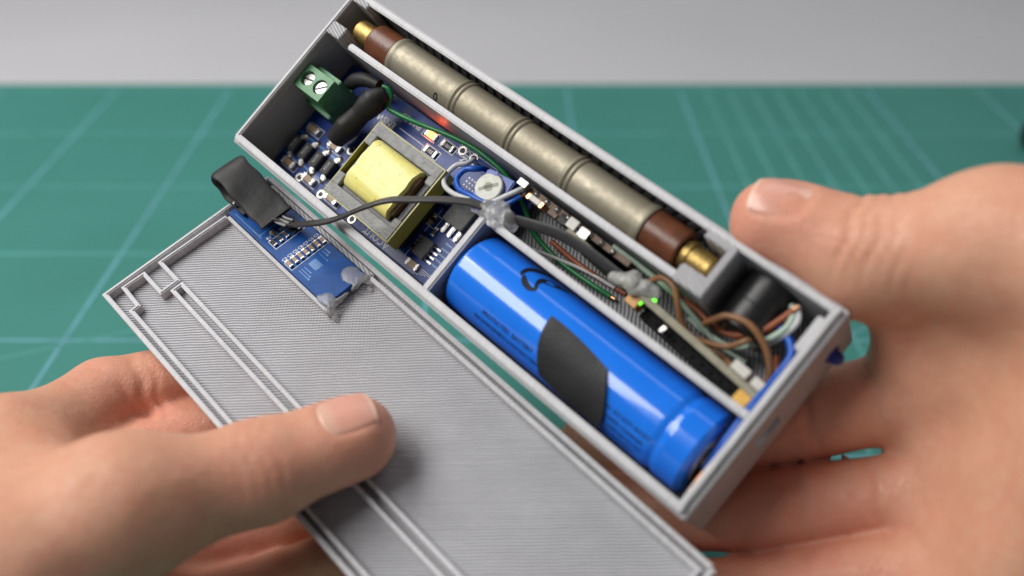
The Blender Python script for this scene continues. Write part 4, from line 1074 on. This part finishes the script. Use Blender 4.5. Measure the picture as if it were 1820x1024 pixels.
# ------------------------------------------------------------------ hands
def make_hand(label, bones, nail, joints, creases, lo, hi, pinch=()):
    a, b = np.array(nail['a']), np.array(nail['b'])
    ax = (b - a) / np.linalg.norm(b - a); dors = np.array(nail['dorsal']); dors = dors - (dors @ ax) * ax; dors /= np.linalg.norm(dors)
    side = np.cross(ax, dors)
    R0 = 8.75; NL = nail.get('len', 12.5); NW = nail.get('half', 6.5); u_end = nail.get('end', 5.0)
    u0 = u_end - NL
    def nail_mask(p):
        q = p - b; u = q @ ax; s = q @ side; d = q @ dors
        un = (u - (u0 + NL / 2)) / (NL / 2); sn = s / NW
        m = 1 - (np.abs(un) ** 3 + np.abs(sn) ** 3) ** (1 / 3)
        return np.where(d > 0, np.clip(m * 4.5, 0, 1), 0)
    def fn(p):
        d = None
        for (pa, pb, ra, rb, k) in bones:
            e = cone_d(p, pa, pb, ra, rb)
            d = e if d is None else smin(d, e, k)
        d = d + 0.6 * nail_mask(p)
        for (c, n_, w, dep, dirn) in creases:
            q = p - np.array(c); nn = np.array(n_); nn = nn / np.linalg.norm(nn)
            dd = np.array(dirn); dd = dd / np.linalg.norm(dd)
            fac = np.clip((q @ dd) / 5.0, 0, 1) * np.exp(-np.maximum(np.linalg.norm(q, axis=1) - 9, 0) ** 2 / 12)
            d = d + dep * fac * np.exp(-((q @ nn + 0.5 * np.sin((q @ np.cross(nn, dd)) * 0.7)) / w) ** 2)
        d = d + 0.22 * np.sin(p[:, 0] * 0.31 + 1) * np.sin(p[:, 1] * 0.27) * np.sin(p[:, 2] * 0.35)
        return d
    V, F = sdf_mesh(fn, lo, hi, 0.9)
    root = Thing('hand', label, 'hand', WORLD, tuple(np.round(V.mean(0), 1)))
    base = np.array(root.base)
    me = bpy.data.meshes.new('palm_and_fingers')
    me.from_pydata(((V - base) * S).tolist(), [], F.tolist())
    bm = bmesh.new(); bm.from_mesh(me); bmesh.ops.recalc_face_normals(bm, faces=bm.faces); bm.to_mesh(me); bm.free()
    me.polygons.foreach_set('use_smooth', [True] * len(me.polygons))
    fl = np.zeros(len(V))
    for j, s, amp in joints:
        fl = np.maximum(fl, amp * np.exp(-(np.linalg.norm(V - np.array(j), axis=1) / s) ** 2))
    at = me.attributes.new('flush', 'FLOAT', 'POINT'); at.data.foreach_set('value', fl.astype(np.float32))
    me.materials.append(MATS['skin'])
    o = bpy.data.objects.new('palm_and_fingers', me); COL.objects.link(o); o.parent = root.o
    # nail plate
    nu, nv = 22, 18
    verts, al, faces = [], [], []
    for lay in (0, 1):
        for i in range(nu + 1):
            for j in range(nv + 1):
                un = -1 + 2 * i / nu; vn = -1 + 2 * j / nv
                # map the square onto a rounded rectangle
                k = 0.18
                uu = un * math.sqrt(1 - k * vn * vn); vv = vn * math.sqrt(1 - k * un * un)
                u = u0 + NL / 2 + uu * NL / 2; s = vv * (NW - 0.25)
                rr = R0 + 0.0 if u < 0 else math.sqrt(max(R0 * R0 - 0.62 * u * u, 9))
                th_ = s / 8.2
                rad_ = rr + (0.02 if lay else -0.7) - 0.10
                if abs(vn) > 0.99 or i == 0: rad_ -= 0.35 * lay
                p = b + ax * u + dors * (rad_ * math.cos(th_)) + side * (rad_ * math.sin(th_))
                verts.append(p); al.append((u - u0) / NL)
    W = nv + 1; H = (nu + 1) * W
    for i in range(nu):
        for j in range(nv):
            q = i * W + j
            faces.append((H + q, H + q + 1, H + q + W + 1, H + q + W)); faces.append((q, q + W, q + W + 1, q + 1))
    rimv = [(i, 0) for i in range(nu)] + [(nu, j) for j in range(nv)] + [(i, nv) for i in range(nu, 0, -1)] + [(0, j) for j in range(nv, 0, -1)]
    for (i1, j1), (i2, j2) in zip(rimv, rimv[1:] + rimv[:1]):
        qa, qb = i1 * W + j1, i2 * W + j2
        faces.append((qa, qb, H + qb, H + qa))
    no = root.part('thumbnail', MB().add(verts, faces, True), 'fingernail')
    att = no.data.attributes.new('along', 'FLOAT', 'POINT'); att.data.foreach_set('value', np.array(al, np.float32))
    return root
LJ = [(LEFT_JOINTS[0], 12, 0.35), (LEFT_JOINTS[1], 12, 0.45), (LEFT_JOINTS[2], 14, 0.6), (LEFT_JOINTS[3], 16, 0.7), (LEFT_JOINTS[4], 13, 0.45), (LEFT_JOINTS[5], 22, 0.6)]
RJ = [(RIGHT_JOINTS[0], 12, 0.25), (RIGHT_JOINTS[1], 30, 0.6), (RIGHT_JOINTS[2], 30, 0.6), (RIGHT_JOINTS[3], 26, 0.5), (RIGHT_JOINTS[4], 13, 0.6)]
def thumb_creases(nail, n, spread, dep):
    a, b = np.array(nail['a']), np.array(nail['b']); ax = (b - a) / np.linalg.norm(b - a)
    return [(tuple(a + ax * (i - (n - 1) / 2) * spread), tuple(ax), 0.8, dep * (1 if i % 2 else 0.7), nail['dorsal']) for i in range(n)]
make_hand('hand gripping the lid with its thumb pressed on top', LEFT_BONES, LEFT_NAIL, LJ, thumb_creases(LEFT_NAIL, 4, 2.4, 0.22) + LEFT_FOLDS, (-150, 70, 8), (-10, 225, 105))
make_hand('hand cupping the case from below with thumb along its wall', RIGHT_BONES, RIGHT_NAIL, RJ, thumb_creases(RIGHT_NAIL, 6, 2.6, 0.55) + RIGHT_FOLDS, (-2, 85, 10), (145, 200, 150))
